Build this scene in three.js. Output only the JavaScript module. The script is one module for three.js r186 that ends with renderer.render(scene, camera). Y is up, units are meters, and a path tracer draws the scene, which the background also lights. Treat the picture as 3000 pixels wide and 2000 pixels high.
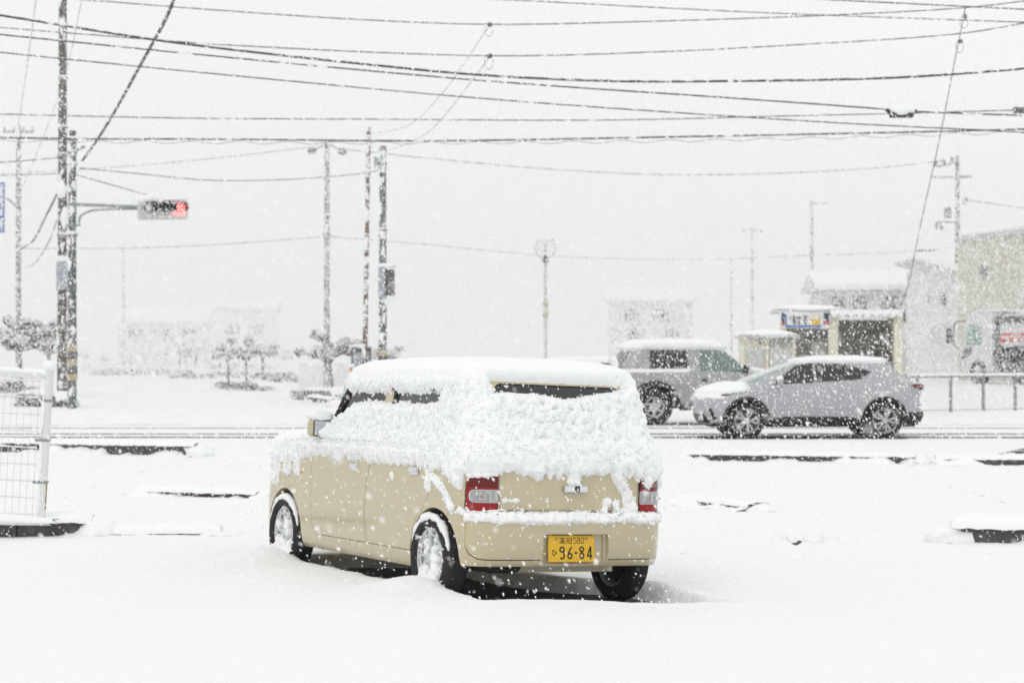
import * as THREE from 'three';
import { mergeGeometries, toCreasedNormals } from 'three/addons/utils/BufferGeometryUtils.js';
import { RoundedBoxGeometry } from 'three/addons/geometries/RoundedBoxGeometry.js';
import { Brush, Evaluator, SUBTRACTION, INTERSECTION } from 'three-bvh-csg';

// ---------------------------------------------------------------- camera, sky, sun, exposure
const scene = new THREE.Scene();
const F = 5833, TILT = Math.atan(46 / F), EYE = 1.541;          // focal length in pixels of a 3000 px wide frame (70 mm lens)
const camera = new THREE.PerspectiveCamera(2 * Math.atan(1000 / F) * 180 / Math.PI, 1.5, 0.1, 2000);
camera.position.set(0, EYE, 0);
camera.rotation.x = TILT;
camera.focus = 12.3;
camera.userData.fStop = 3.6;
const renderer = new THREE.WebGLRenderer({ antialias: true });
renderer.toneMapping = THREE.LinearToneMapping;
renderer.toneMappingExposure = 1.08;
renderer.shadowMap.enabled = true;
{ // heavy overcast sky: even, very slightly cool, a little soft cloud structure
  const w = 256, h = 128, data = new Float32Array(w * h * 4);
  for (let j = 0; j < h; j++) for (let i = 0; i < w; i++) {
    const az = i / w * Math.PI * 2, el = (j / h - 0.5) * Math.PI;
    const c = 1 + 0.012 * Math.sin(az * 3 + 1.3) * Math.cos(el * 5) + 0.01 * Math.sin(az * 7 + el * 9);
    const k = (j * w + i) * 4;
    data[k] = 0.88 * c; data[k + 1] = 0.892 * c; data[k + 2] = 0.893 * c; data[k + 3] = 1;
  }
  const sky = new THREE.DataTexture(data, w, h, THREE.RGBAFormat, THREE.FloatType);
  sky.mapping = THREE.EquirectangularReflectionMapping; sky.magFilter = THREE.LinearFilter; sky.wrapS = THREE.RepeatWrapping; sky.needsUpdate = true;
  scene.background = sky; scene.environment = sky;
}
const sun = new THREE.DirectionalLight(0xfffaf0, 0.5);
sun.position.set(-9, 26, 6); sun.target.position.set(0, 0, -14);
sun.castShadow = true; sun.shadow.radius = 60;
sun.shadow.camera.left = -40; sun.shadow.camera.right = 40; sun.shadow.camera.top = 40; sun.shadow.camera.bottom = -40; sun.shadow.camera.far = 120;
scene.add(sun, sun.target);
scene.fog = new THREE.FogExp2(0xf4f6f6, 0.001);

// ---------------------------------------------------------------- helpers
let seedState = 12345;
const rnd = () => { seedState = (seedState * 1664525 + 1013904223) >>> 0; return seedState / 4294967296; };
const seed = (s) => { seedState = (s * 2654435761 + 97) >>> 0; rnd(); rnd(); };
const rr = (a, b) => a + (b - a) * rnd();
const clamp = (x, a = 0, b = 1) => x < a ? a : x > b ? b : x;
const lerp = (a, b, t) => a + (b - a) * t;
const sstep = (a, b, x) => { const t = clamp((x - a) / (b - a)); return t * t * (3 - 2 * t); };
const V = (x, y, z) => new THREE.Vector3(x, y, z);
function hsh(i, j, k) {
  let h = (Math.imul(i, 374761393) + Math.imul(j, 668265263) + Math.imul(k, 1274126177)) | 0;
  h = Math.imul(h ^ (h >>> 13), 1274126177); h ^= h >>> 16; h = Math.imul(h, 2246822519); h ^= h >>> 13;
  return (h >>> 0) / 4294967296;
}
function vnoise(x, y, z) {
  const i = Math.floor(x), j = Math.floor(y), k = Math.floor(z); let u = x - i, v = y - j, w = z - k;
  u = u * u * (3 - 2 * u); v = v * v * (3 - 2 * v); w = w * w * (3 - 2 * w);
  const a = lerp(lerp(hsh(i, j, k), hsh(i + 1, j, k), u), lerp(hsh(i, j + 1, k), hsh(i + 1, j + 1, k), u), v);
  const b = lerp(lerp(hsh(i, j, k + 1), hsh(i + 1, j, k + 1), u), lerp(hsh(i, j + 1, k + 1), hsh(i + 1, j + 1, k + 1), u), v);
  return lerp(a, b, w) * 2 - 1;
}
const fbm = (x, y, z, o = 4) => { let s = 0, a = 0.5, f = 1; for (let q = 0; q < o; q++) { s += a * vnoise(x * f, y * f, z * f); a *= 0.5; f *= 2.03; } return s; };
function worley(x, y, z) { // distance to the nearest feature point
  const i = Math.floor(x), j = Math.floor(y), k = Math.floor(z); let best = 9;
  for (let a = -1; a < 2; a++) for (let b = -1; b < 2; b++) for (let c = -1; c < 2; c++) {
    const p = i + a, q = j + b, r = k + c;
    const dx = p + hsh(p, q, r) - x, dy = q + hsh(p + 57, q, r) - y, dz = r + hsh(p, q + 91, r) - z, d = dx * dx + dy * dy + dz * dz;
    if (d < best) best = d;
  }
  return Math.sqrt(best);
}
// a point seen at pixel (u, v) of the 3000 x 2000 frame, d metres in front of the camera
function at(u, v, d) {
  const x = (u - 1500) / F, y = (1000 - v) / F, c = Math.cos(TILT), s = Math.sin(TILT);
  const yy = y * c + s, zz = y * s - c, k = d / -zz;
  return V(x * k, EYE + yy * k, zz * k);
}
const X = (u, d) => (u - 1500) / F * d;
const H = (v, d) => at(1500, v, d).y;
const used = new Map();
const numbered = (n) => { const c = used.get(n) || 0; used.set(n, c + 1); return c ? `${n}_${String(c).padStart(3, '0')}` : n; };
function tag(o, label, category, group, kind) {
  o.userData = { ...o.userData };
  if (label) o.userData.label = label; if (category) o.userData.category = category;
  if (group) o.userData.group = group; else delete o.userData.group;
  if (kind) o.userData.kind = kind;
  return o;
}
function thing(name, label, category, pos = [0, 0, 0], group, kind) {
  const o = new THREE.Group(); o.name = numbered(name); o.position.set(...pos); scene.add(o); return tag(o, label, category, group, kind);
}
function part(name, geo, mat, parent, label) {
  const m = new THREE.Mesh(Array.isArray(geo) ? merge(geo) : geo, mat); m.name = name; m.castShadow = m.receiveShadow = true;
  if (label) m.userData.label = label; (parent || scene).add(m); return m;
}
function solo(name, geo, mat, label, category, group, kind) { const m = part(numbered(name), geo, mat, scene); return tag(m, label, category, group, kind); }
function strip(g) { const q = g.index ? g.toNonIndexed() : g; const n = new THREE.BufferGeometry(); for (const k of ['position', 'normal', 'uv']) if (q.getAttribute(k)) n.setAttribute(k, q.getAttribute(k)); if (!n.getAttribute('normal')) n.computeVertexNormals(); if (!n.getAttribute('uv')) n.setAttribute('uv', new THREE.BufferAttribute(new Float32Array(n.getAttribute('position').count * 2), 2)); return n; }
const merge = (list) => list.length === 1 ? list[0] : mergeGeometries(list.map(strip));
const box = (w, h, d, x = 0, y = 0, z = 0) => new THREE.BoxGeometry(w, h, d).translate(x, y, z);
const rbox = (w, h, d, x = 0, y = 0, z = 0, r = 0.02, s = 2) => new RoundedBoxGeometry(w, h, d, s, r).translate(x, y, z);
const cyl = (r0, r1, h, x = 0, y = 0, z = 0, n = 12) => new THREE.CylinderGeometry(r1, r0, h, n).translate(x, y + h / 2, z);
function bar(a, b, r, n = 6, r2 = r) { // straight rod between two points
  const d = b.clone().sub(a), g = new THREE.CylinderGeometry(r2, r, d.length(), n);
  g.applyQuaternion(new THREE.Quaternion().setFromUnitVectors(V(0, 1, 0), d.clone().normalize()));
  return g.translate((a.x + b.x) / 2, (a.y + b.y) / 2, (a.z + b.z) / 2);
}
const tube = (pts, r, seg = 24, n = 6) => new THREE.TubeGeometry(new THREE.CatmullRomCurve3(pts), seg, r, n, false);
function tubeVar(pts, rf, seg, n = 6) { // tube whose radius and lift follow rf(t) -> [radius, lift]
  const cv = new THREE.CatmullRomCurve3(pts), g = new THREE.TubeGeometry(cv, seg, 1, n, false), p = g.getAttribute('position');
  for (let i = 0; i <= seg; i++) { const c = cv.getPointAt(i / seg), [r, up] = rf(i / seg); for (let j = 0; j <= n; j++) { const k = i * (n + 1) + j; p.setXYZ(k, c.x + (p.getX(k) - c.x) * r, c.y + (p.getY(k) - c.y) * r + up, c.z + (p.getZ(k) - c.z) * r); } }
  g.computeVertexNormals(); return g;
}
function grid(nu, nv, fn, flip) { // (nu+1) x (nv+1) sheet of points fn(i, j)
  const pos = new Float32Array((nu + 1) * (nv + 1) * 3), uv = new Float32Array((nu + 1) * (nv + 1) * 2), idx = [];
  for (let j = 0; j <= nv; j++) for (let i = 0; i <= nu; i++) { const p = fn(i, j), k = j * (nu + 1) + i; pos[k * 3] = p[0]; pos[k * 3 + 1] = p[1]; pos[k * 3 + 2] = p[2]; uv[k * 2] = p[3] ?? p[0]; uv[k * 2 + 1] = p[4] ?? p[2]; }
  for (let j = 0; j < nv; j++) for (let i = 0; i < nu; i++) { const a = j * (nu + 1) + i, b = a + 1, c = a + nu + 2, d = a + nu + 1; if (flip) idx.push(a, c, b, a, d, c); else idx.push(a, b, c, a, c, d); }
  const g = new THREE.BufferGeometry(); g.setAttribute('position', new THREE.BufferAttribute(pos, 3)); g.setAttribute('uv', new THREE.BufferAttribute(uv, 2)); g.setIndex(idx); g.computeVertexNormals(); return g;
}
function tex(w, h, fn, srgb) { // computed texture, fn(i, j) -> [r, g, b] 0..255
  const d = new Uint8Array(w * h * 4);
  for (let j = 0; j < h; j++) for (let i = 0; i < w; i++) { const c = fn(i, j), k = (j * w + i) * 4; d[k] = c[0]; d[k + 1] = c[1]; d[k + 2] = c[2]; d[k + 3] = 255; }
  const t = new THREE.DataTexture(d, w, h); t.wrapS = t.wrapT = THREE.RepeatWrapping; t.magFilter = t.minFilter = THREE.LinearFilter; if (srgb) t.colorSpace = THREE.SRGBColorSpace; t.needsUpdate = true; return t;
}
const tnoise = (i, j, n, f, o, s = 0) => { // tileable noise
  let v = 0, a = 0.5, q = f;
  for (let k = 0; k < o; k++) { const x = i / n * q, y = j / n * q, xi = Math.floor(x), yi = Math.floor(y); let u = x - xi, w = y - yi; u = u * u * (3 - 2 * u); w = w * w * (3 - 2 * w); const m = (b) => ((b % q) + q) % q; v += a * lerp(lerp(hsh(m(xi), m(yi), s + k), hsh(m(xi + 1), m(yi), s + k), u), lerp(hsh(m(xi), m(yi + 1), s + k), hsh(m(xi + 1), m(yi + 1), s + k), u), w); a *= 0.5; q *= 2; }
  return v;
};
const lin = (r, g, b) => new THREE.Color().setRGB(r, g, b);
const mat = (r, g, b, rough = 0.8, o = {}) => new THREE.MeshStandardMaterial({ color: lin(r, g, b), roughness: rough, ...o });
const phys = (r, g, b, rough, o = {}) => new THREE.MeshPhysicalMaterial({ color: lin(r, g, b), roughness: rough, ...o });

// ---------------------------------------------------------------- materials
const grainT = tex(512, 512, (i, j) => { const v = 255 * (0.6 * tnoise(i, j, 512, 32, 4, 3) + 0.4 * tnoise(i, j, 512, 128, 2, 9)); return [v, v, v]; });
const rep = (t, x, y) => { const c = t.clone(); c.repeat.set(x, y); c.needsUpdate = true; return c; };
const asphaltT = tex(512, 512, (i, j) => { const n = tnoise(i, j, 512, 8, 3, 1), f = hsh(i, j, 5), s = f > 0.93 ? 34 : f < 0.2 ? -14 : 0, v = 44 + 26 * n + s + 12 * (hsh(i, j, 8) - 0.5); return [v, v * 0.99, v * 0.96]; }, true);
const concT = tex(256, 256, (i, j) => { const v = 150 + 70 * tnoise(i, j, 256, 6, 4, 2) + 24 * (hsh(i, j, 3) - 0.5); return [v, v, v]; }, true);
const M = {
  snow: new THREE.MeshStandardMaterial({ color: lin(0.9, 0.91, 0.92), roughness: 1, bumpMap: rep(grainT, 2.5, 2.5), bumpScale: 0.0012 }),
  snowGround: new THREE.MeshStandardMaterial({ color: lin(0.9, 0.91, 0.915), roughness: 1, bumpMap: rep(grainT, 1.1, 1.1), bumpScale: 0.012 }),
  flake: new THREE.MeshPhysicalMaterial({ color: lin(0.98, 0.98, 0.98), roughness: 1, specularIntensity: 0, transmission: 0.5, thickness: 0 }),
  asphalt: new THREE.MeshStandardMaterial({ color: lin(0.42, 0.41, 0.39), map: rep(asphaltT, 1.2, 1.2), roughness: 0.75, bumpMap: rep(asphaltT, 1.2, 1.2), bumpScale: 0.006 }),
  concrete: new THREE.MeshStandardMaterial({ map: concT, color: lin(0.6, 0.6, 0.58), roughness: 0.95 }),
  wetConcrete: new THREE.MeshStandardMaterial({ map: concT, color: lin(0.17, 0.165, 0.155), roughness: 0.8 }),
  beige: phys(0.52, 0.448, 0.295, 0.34, { clearcoat: 0.8, clearcoatRoughness: 0.08 }),
  black: mat(0.012, 0.012, 0.013, 0.6), rubber: mat(0.018, 0.018, 0.019, 0.85), under: mat(0.014, 0.013, 0.012, 0.9),
  silverPaint: phys(0.40, 0.40, 0.425, 0.4, { metalness: 0.15, clearcoat: 0.6, clearcoatRoughness: 0.15 }),
  palePaint: phys(0.36, 0.365, 0.37, 0.4, { clearcoat: 0.5 }), whitePaint: phys(0.62, 0.63, 0.64, 0.4, { clearcoat: 0.5 }),
  chrome: mat(0.75, 0.76, 0.78, 0.22, { metalness: 1 }), alloy: mat(0.6, 0.6, 0.61, 0.4, { metalness: 0.6 }), coverSilver: mat(0.62, 0.63, 0.64, 0.45, { metalness: 0.3 }),
  glassClear: new THREE.MeshPhysicalMaterial({ color: lin(0.55, 0.68, 0.62), roughness: 0.05, transmission: 1, thickness: 0, ior: 1.5 }),
  glassDark: phys(0.03, 0.032, 0.035, 0.08), glassTint: new THREE.MeshPhysicalMaterial({ color: lin(0.25, 0.27, 0.28), roughness: 0.05, transmission: 0.8, thickness: 0 }),
  red: phys(0.3, 0.005, 0.007, 0.25, { clearcoat: 0.3, specularIntensity: 0.5 }), redDark: phys(0.13, 0.005, 0.007, 0.25, { clearcoat: 0.3, specularIntensity: 0.5 }),
  lens: phys(0.32, 0.33, 0.33, 0.12, { clearcoat: 1 }), lensBright: mat(0.7, 0.7, 0.7, 0.2, { metalness: 0.6 }), amber: phys(0.5, 0.14, 0.03, 0.25, { clearcoat: 1 }),
  mirror: mat(0.55, 0.58, 0.62, 0.08, { metalness: 1 }),
  cable: mat(0.045, 0.045, 0.045, 0.7), steel: mat(0.3, 0.31, 0.32, 0.6, { metalness: 0.3 }), greyBox: mat(0.36, 0.39, 0.44, 0.7), darkBox: mat(0.12, 0.115, 0.12, 0.8),
  poleBrown: new THREE.MeshStandardMaterial({ map: concT, color: lin(0.28, 0.235, 0.22), roughness: 0.95 }), poleGrey: new THREE.MeshStandardMaterial({ map: concT, color: lin(0.26, 0.28, 0.3), roughness: 0.9 }), poleRed: new THREE.MeshStandardMaterial({ map: concT, color: lin(0.36, 0.2, 0.16), roughness: 0.95 }), polePale: new THREE.MeshStandardMaterial({ map: concT, color: lin(0.46, 0.46, 0.45), roughness: 0.95 }),
  hedgeCore: mat(0.2, 0.2, 0.18, 0.95), yellow: mat(0.46, 0.4, 0.27, 0.7), whiteMetal: mat(0.72, 0.73, 0.72, 0.5), rust: mat(0.3, 0.15, 0.06, 0.95),
  leaf: mat(0.07, 0.085, 0.055, 0.8, { side: THREE.DoubleSide }), leaf2: mat(0.09, 0.1, 0.075, 0.8, { side: THREE.DoubleSide }), frost: mat(0.88, 0.89, 0.9, 1, { side: THREE.DoubleSide }), bark: mat(0.16, 0.14, 0.125, 0.95),
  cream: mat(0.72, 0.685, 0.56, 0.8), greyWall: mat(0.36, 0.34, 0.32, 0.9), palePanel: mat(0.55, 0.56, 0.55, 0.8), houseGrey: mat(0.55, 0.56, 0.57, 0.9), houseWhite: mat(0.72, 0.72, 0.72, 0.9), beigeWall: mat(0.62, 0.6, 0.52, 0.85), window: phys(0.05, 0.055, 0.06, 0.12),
  navy: mat(0.03, 0.05, 0.12, 0.6), signBlue: mat(0.08, 0.16, 0.5, 0.6), signRed: mat(0.6, 0.08, 0.08, 0.6), signYellow: mat(0.75, 0.5, 0.06, 0.6), signWhite: mat(0.8, 0.8, 0.8, 0.7), orange: mat(0.6, 0.33, 0.2, 0.8), pink: mat(0.5, 0.22, 0.22, 0.8),
};

// ---------------------------------------------------------------- ground: asphalt below, snow sheet above with bare places
const HX = 0.112, HD = 12.601, YAW = 0.505, CY = Math.cos(YAW), SY = Math.sin(YAW);
const local = (x, d) => [(x - HX) * CY + (d - HD) * SY, -(x - HX) * SY + (d - HD) * CY];     // metres right of and ahead of the parked car's rear axle
function lie(x, d) { // gentle cross fall where the beige car stands
  const [lx, lz] = local(x, d), f = (1 - sstep(1.0, 3.2, Math.abs(lx))) * (1 - sstep(1.6, 4.5, Math.abs(lz - 1.2)));
  return f * (-0.043 * clamp(lx, -1.1, 1.1) - 0.009 * clamp(lz, -0.6, 2.6));
}
const segDist = (x, d, pts) => { let m = 1e9; for (let i = 0; i + 1 < pts.length; i++) { const [ax, ad] = pts[i], [bx, bd] = pts[i + 1], ux = bx - ax, ud = bd - ad, t = clamp(((x - ax) * ux + (d - ad) * ud) / (ux * ux + ud * ud)); m = Math.min(m, Math.hypot(x - ax - ux * t, d - ad - ud * t)); } return m; };
const ARC1 = [[6.7, 28.6], [6.93, 29.3], [7.6, 31.3], [8.6, 33.4], [10, 35]], ARC2 = [[7.0, 28.7], [7.2, 29.3], [7.76, 31.1], [8.36, 32.5], [9.6, 34.2]];
const SPECKS = [[2.35, 16.4, 0.3, 0.1], [2.7, 16.5, 0.14, 0.05], [2.18, 14.7, 0.16, 0.04], [3.3, 12.35, 0.12, 0.035], [3.6, 15.2, 0.06, 0.03], [2.0, 20.3, 0.3, 0.1]];
const yard = (x, d) => 0.45 * sstep(10.2, 12.5, x - (d - 58) * 0.12) * sstep(57.5, 63, d) * (1 - sstep(150, 190, d));   // higher ground behind the wire fence
function snowTop(x, d) {
  let h = 0.075 + 0.04 * fbm(x * 0.35, 3.1, d * 0.28, 3) + 0.018 * fbm(x * 1.3, 7.7, d * 1.1, 4) + 0.006 * fbm(x * 9, 1.7, d * 7, 3);
  const far = clamp(1 - d / 60);
  let bare = 0;
  if (d < 20) {
    const [lx, lz] = local(x, d), n = 0.07 * fbm(x * 5, 2.2, d * 5, 4) + 0.02 * fbm(x * 23, 5, d * 23, 2);
    // dry patch under the beige car
    const ex = Math.max(-0.69 - lx, lx - lerp(0.86, 0.43, sstep(0.15, 0.6, lz))), ez = Math.max(-0.7 - 0.3 * sstep(-0.6, 0.6, lx) - lz, lz - 2.55), e = Math.max(ex, ez) + n;
    bare = Math.max(bare, 1 - sstep(-0.1, 0.035, e));
    h += 0.012 * Math.exp(-((e - 0.1) ** 2) / 0.01);
    // snow thrown up against the near wheels
    const w = (cx, cz, a, s) => a * Math.exp(-(((lx - cx) / (s * 0.8)) ** 2 + ((lz - cz) / s) ** 2));
    h += w(-0.84, 0.0, 0.075, 0.3) + w(-0.84, 2.36, 0.08, 0.3) + w(0.86, -0.1, 0.03, 0.25);
    for (const [sx, sd, sw, sh] of SPECKS) { const q = ((x - sx) / sw) ** 2 + ((d - sd) / (sh * 6)) ** 2; if (q < 4) h -= 0.09 * Math.exp(-q) * clamp(0.5 + 2.2 * fbm(x * 12, 4, d * 5, 3)); }
    if (bare > 0) h = lerp(h, -0.03, bare);
    h += lie(x, d);
  }
  if (d > 26 && d < 60) { // wheel ruts on the road beyond the lot
    const n = fbm(x * 0.7, 9, d * 3, 4), n2 = fbm(x * 4, 5, d * 9, 3);
    const rut = (dc, w, a) => { const e = Math.abs(d - dc - 0.12 * fbm(x * 0.15, dc, 0, 2)) / w; return e < 1.6 ? a * Math.exp(-e * e * 1.6) : 0; };
    const road = sstep(34.5, 36.2, d) * (1 - sstep(47, 49, d)), right = sstep(0.5, 3, x);
    h = lerp(h, 0.02 + 0.006 * n + 0.003 * n2, road);
    h -= (rut(38.2, 0.55, 0.042 + 0.014 * right) + rut(39.9, 0.5, 0.04 + 0.012 * right) + rut(43.2, 0.5, 0.036) + rut(45.2, 0.4, 0.028)) * (1 + 0.5 * n + 0.6 * n2);
    if (x > 5) { const a1 = segDist(x, d, ARC1), a2 = segDist(x, d, ARC2), a = Math.min(a1, a2); h = lerp(h, 0.018, Math.exp(-((a / 1.3) ** 2))); h -= 0.03 * Math.exp(-((a / 0.16) ** 2)) * (0.8 + 0.8 * n2); }
    if (d > 37 && d < 39.6 && x > 3.4 && x < 7.6) h -= 0.05 * (1 - sstep(0.7, 1.3, Math.abs(d - 38.1))) * sstep(3.4, 4.2, x) * (1 - sstep(7, 7.6, x)); // bare asphalt below the silver crossover
    
  }
  h += yard(x, d);
  if (d > 60) h += 0.05 * fbm(x * 0.05, 2, d * 0.04, 3);
  return h;
}
const sheet = (x0, x1, d0, d1, sx, sd, fn, drop = 0) => { const nx = Math.round((x1 - x0) / sx), nd = Math.round((d1 - d0) / sd); return grid(nx, nd, (i, j) => { const x = lerp(x0, x1, i / nx), d = lerp(d0, d1, j / nd); const edge = drop && (i === 0 || j === 0 || i === nx || j === nd) ? drop : 0; return [x, fn(x, d) - edge, -d, x, d]; }); };
{
  const asph = [sheet(-7, 7, 4, 21, 0.2, 0.2, (x, d) => lie(x, d)), sheet(-60, 60, 21, 90, 4, 3, () => 0), sheet(-300, -7, -60, 21, 20, 20, () => 0), sheet(7, 300, -60, 21, 20, 20, () => 0), sheet(-7, 7, -60, 4, 7, 8, () => 0)];
  solo('asphalt_ground', asph, M.asphalt, 'dark wet asphalt showing under the snow of lot and road', null, null, 'structure');
  const s = [sheet(-4.7, 5.0, 8.2, 19.5, 0.028, 0.036, snowTop), sheet(-4.7, 5.0, 19.5, 27, 0.05, 0.07, snowTop), sheet(-12, 12, 27, 50, 0.09, 0.07, snowTop), sheet(-30, 30, 50, 120, 0.5, 0.5, snowTop), sheet(-260, 260, 120, 320, 8, 8, snowTop),
    sheet(-14, -4.7, 8.2, 27, 0.3, 0.3, snowTop), sheet(5, 14, 8.2, 27, 0.3, 0.3, snowTop), sheet(-30, -12, 27, 50, 0.3, 0.3, snowTop), sheet(12, 30, 27, 50, 0.3, 0.3, snowTop), sheet(-30, 30, -30, 8.2, 0.6, 0.6, snowTop), sheet(-260, -30, -30, 120, 8, 8, snowTop), sheet(30, 260, -30, 120, 8, 8, snowTop), sheet(-30, -14, 8.2, 27, 1, 1, snowTop), sheet(14, 30, 8.2, 27, 1, 1, snowTop)];
  solo('snow_ground', s.map((g) => { g.computeVertexNormals(); return g; }), M.snowGround, 'fresh snow lying over the car park and road', null, null, 'structure');
}

// ---------------------------------------------------------------- bodies lofted from plan outlines: rows [y, halfWidth, rear, front, rearRadius, frontRadius]; z counts forward, x to the car's right
function makeLoft(rows, o = {}) {
  const bulge = o.bulge ?? 0.04, rearBow = o.rearBow ?? 0.035, frontBow = o.frontBow ?? 0.1, n = rows.length - 1;
  const cr = (k, f) => { const i = clamp(Math.floor(f), 0, n - 1), t = f - i; if (!o.smooth) return lerp(rows[i][k], rows[i + 1][k], t); const a = rows[Math.max(0, i - 1)][k], b = rows[i][k], c = rows[i + 1][k], d = rows[Math.min(n, i + 2)][k]; return 0.5 * (2 * b + (c - a) * t + (2 * a - 5 * b + 4 * c - d) * t * t + (3 * b - a - 3 * c + d) * t * t * t); };
  const T = [0, 0.35, 0.41, 0.55, 0.61, 0.9, 0.94, 0.96, 1];
  function point(f, t) {
    const y = cr(0, f), hw = cr(1, f), zr = cr(2, f), zf = cr(3, f), m = Math.min(hw, (zf - zr) / 2) * 0.98, rR = Math.min(cr(4, f), m), rF = Math.min(cr(5, f), m);
    let x, z; const q = (a) => (t - T[a]) / (T[a + 1] - T[a]), P = Math.PI / 2;
    if (t < T[1]) { x = -hw; z = lerp(zf - rF, zr + rR, q(0)); }
    else if (t < T[2]) { const a = q(1) * P; x = -hw + rR - rR * Math.cos(a); z = zr + rR - rR * Math.sin(a); }
    else if (t < T[3]) { x = lerp(-hw + rR, hw - rR, q(2)); z = zr; }
    else if (t < T[4]) { const a = q(3) * P; x = hw - rR + rR * Math.sin(a); z = zr + rR - rR * Math.cos(a); }
    else if (t < T[5]) { x = hw; z = lerp(zr + rR, zf - rF, q(4)); }
    else if (t < T[6]) { const a = q(5) * P; x = hw - rF + rF * Math.cos(a); z = zf - rF + rF * Math.sin(a); }
    else if (t < T[7]) { x = lerp(hw - rF, -hw + rF, q(6)); z = zf; }
    else { const a = q(7) * P; x = -hw + rF - rF * Math.sin(a); z = zf - rF + rF * Math.cos(a); }
    const zm = (o.zr + o.zf) / 2, L = (o.zf - o.zr) / 2, s = (z - zm) / L, w = (x / o.hw) ** 2;
    x *= 1 - bulge * s * s * s * s;
    z += s < 0 ? rearBow * w * s * s : -frontBow * w * s * s;
    return [x, y, z];
  }
  function normal(f, t) {
    const e = 0.004, a = point(clamp(f - 0.06, 0, n), t), b = point(clamp(f + 0.06, 0, n), t), c = point(f, (t - e + 1) % 1), d = point(f, (t + e) % 1);
    const ux = d[0] - c[0], uy = d[1] - c[1], uz = -(d[2] - c[2]), vx = b[0] - a[0], vy = b[1] - a[1], vz = -(b[2] - a[2]);
    const nx = uy * vz - uz * vy, ny = uz * vx - ux * vz, nz = ux * vy - uy * vx, l = Math.hypot(nx, ny, nz) || 1;
    return [nx / l, ny / l, nz / l];
  }
  const ts = (counts) => { const out = []; counts.forEach((c, k) => { for (let i = 0; i < c; i++) out.push(lerp(T[k], T[k + 1], i / c)); }); return out; };
  function solid(per, counts, off = 0) { // closed solid for booleans
    const tt = ts(counts), N = tt.length, R = Math.round(n * per), pos = [], idx = [];
    for (let r = 0; r <= R; r++) for (let i = 0; i < N; i++) { const f = r / per, p = point(f, tt[i]), q = off ? normal(f, tt[i]) : [0, 0, 0]; pos.push(p[0] + q[0] * off, p[1] + q[1] * off, -p[2] + q[2] * off); }
    for (let r = 0; r < R; r++) for (let i = 0; i < N; i++) { const a = r * N + i, b = r * N + (i + 1) % N, c = b + N, d = a + N; idx.push(a, b, c, a, c, d); }
    for (const [r, up] of [[0, false], [R, true]]) { let cx = 0, cy = 0, cz = 0; for (let i = 0; i < N; i++) { cx += pos[(r * N + i) * 3]; cy += pos[(r * N + i) * 3 + 1]; cz += pos[(r * N + i) * 3 + 2]; } const k = pos.length / 3; pos.push(cx / N, cy / N, cz / N); for (let i = 0; i < N; i++) { const a = r * N + i, b = r * N + (i + 1) % N; if (up) idx.push(a, b, k); else idx.push(b, a, k); } }
    const g = new THREE.BufferGeometry(); g.setAttribute('position', new THREE.Float32BufferAttribute(pos, 3)); g.setIndex(idx); g.computeVertexNormals();
    g.setAttribute('uv', new THREE.Float32BufferAttribute(new Float32Array(pos.length / 3 * 2), 2)); return g;
  }
  function snow(fs, counts, thick) { // lumpy sheet of snow: thick(p, n) metres, negative where bare
    const tt = ts(counts), N = tt.length, pos = [], th = [], idx = [], uv = [];
    for (const f of fs) for (let i = 0; i < N; i++) { const p = point(f, tt[i]), q = normal(f, tt[i]), h = thick(p, q, f, tt[i]); th.push(h); const d = Math.max(h, -0.012); pos.push(p[0] + q[0] * d, p[1] + q[1] * d, -p[2] + q[2] * d); uv.push(p[0] + p[2] * 0.7, p[1] + p[2] * 0.3); }
    for (let r = 0; r + 1 < fs.length; r++) for (let i = 0; i < N; i++) { const a = r * N + i, b = r * N + (i + 1) % N, c = b + N, d = a + N; if (Math.max(th[a], th[b], th[c], th[d]) > -0.008) idx.push(a, b, c, a, c, d); }
    const last = (fs.length - 1) * N; if (fs[fs.length - 1] >= n - 1e-6) { let c = [0, 0, 0]; for (let i = 0; i < N; i++) for (let k = 0; k < 3; k++) c[k] += pos[(last + i) * 3 + k] / N; const k = pos.length / 3; pos.push(...c); uv.push(c[0], c[1]); for (let i = 0; i < N; i++) idx.push(last + i, last + (i + 1) % N, k); }
    const g = new THREE.BufferGeometry(); g.setAttribute('position', new THREE.Float32BufferAttribute(pos, 3)); g.setAttribute('uv', new THREE.Float32BufferAttribute(uv, 2)); g.setIndex(idx); g.computeVertexNormals(); return g;
  }
  return { point, normal, solid, snow, n };
}
const ev = new Evaluator(); ev.useGroups = false; ev.attributes = ['position', 'normal', 'uv'];
const brush = (g) => { if (!g.getAttribute('uv')) g.setAttribute('uv', new THREE.Float32BufferAttribute(new Float32Array(g.getAttribute('position').count * 2), 2)); const b = new Brush(g); b.updateMatrixWorld(); return b; };
const cut = (a, b) => { const r = ev.evaluate(brush(a), brush(b), SUBTRACTION); return r.geometry; };
const meet = (a, b) => { const r = ev.evaluate(brush(a), brush(b), INTERSECTION); return r.geometry; };
const crease = (g, a = 0.6) => toCreasedNormals(g, a);
const shape = (pts) => new THREE.Shape(pts.map(([a, b]) => new THREE.Vector2(a, b)));
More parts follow.
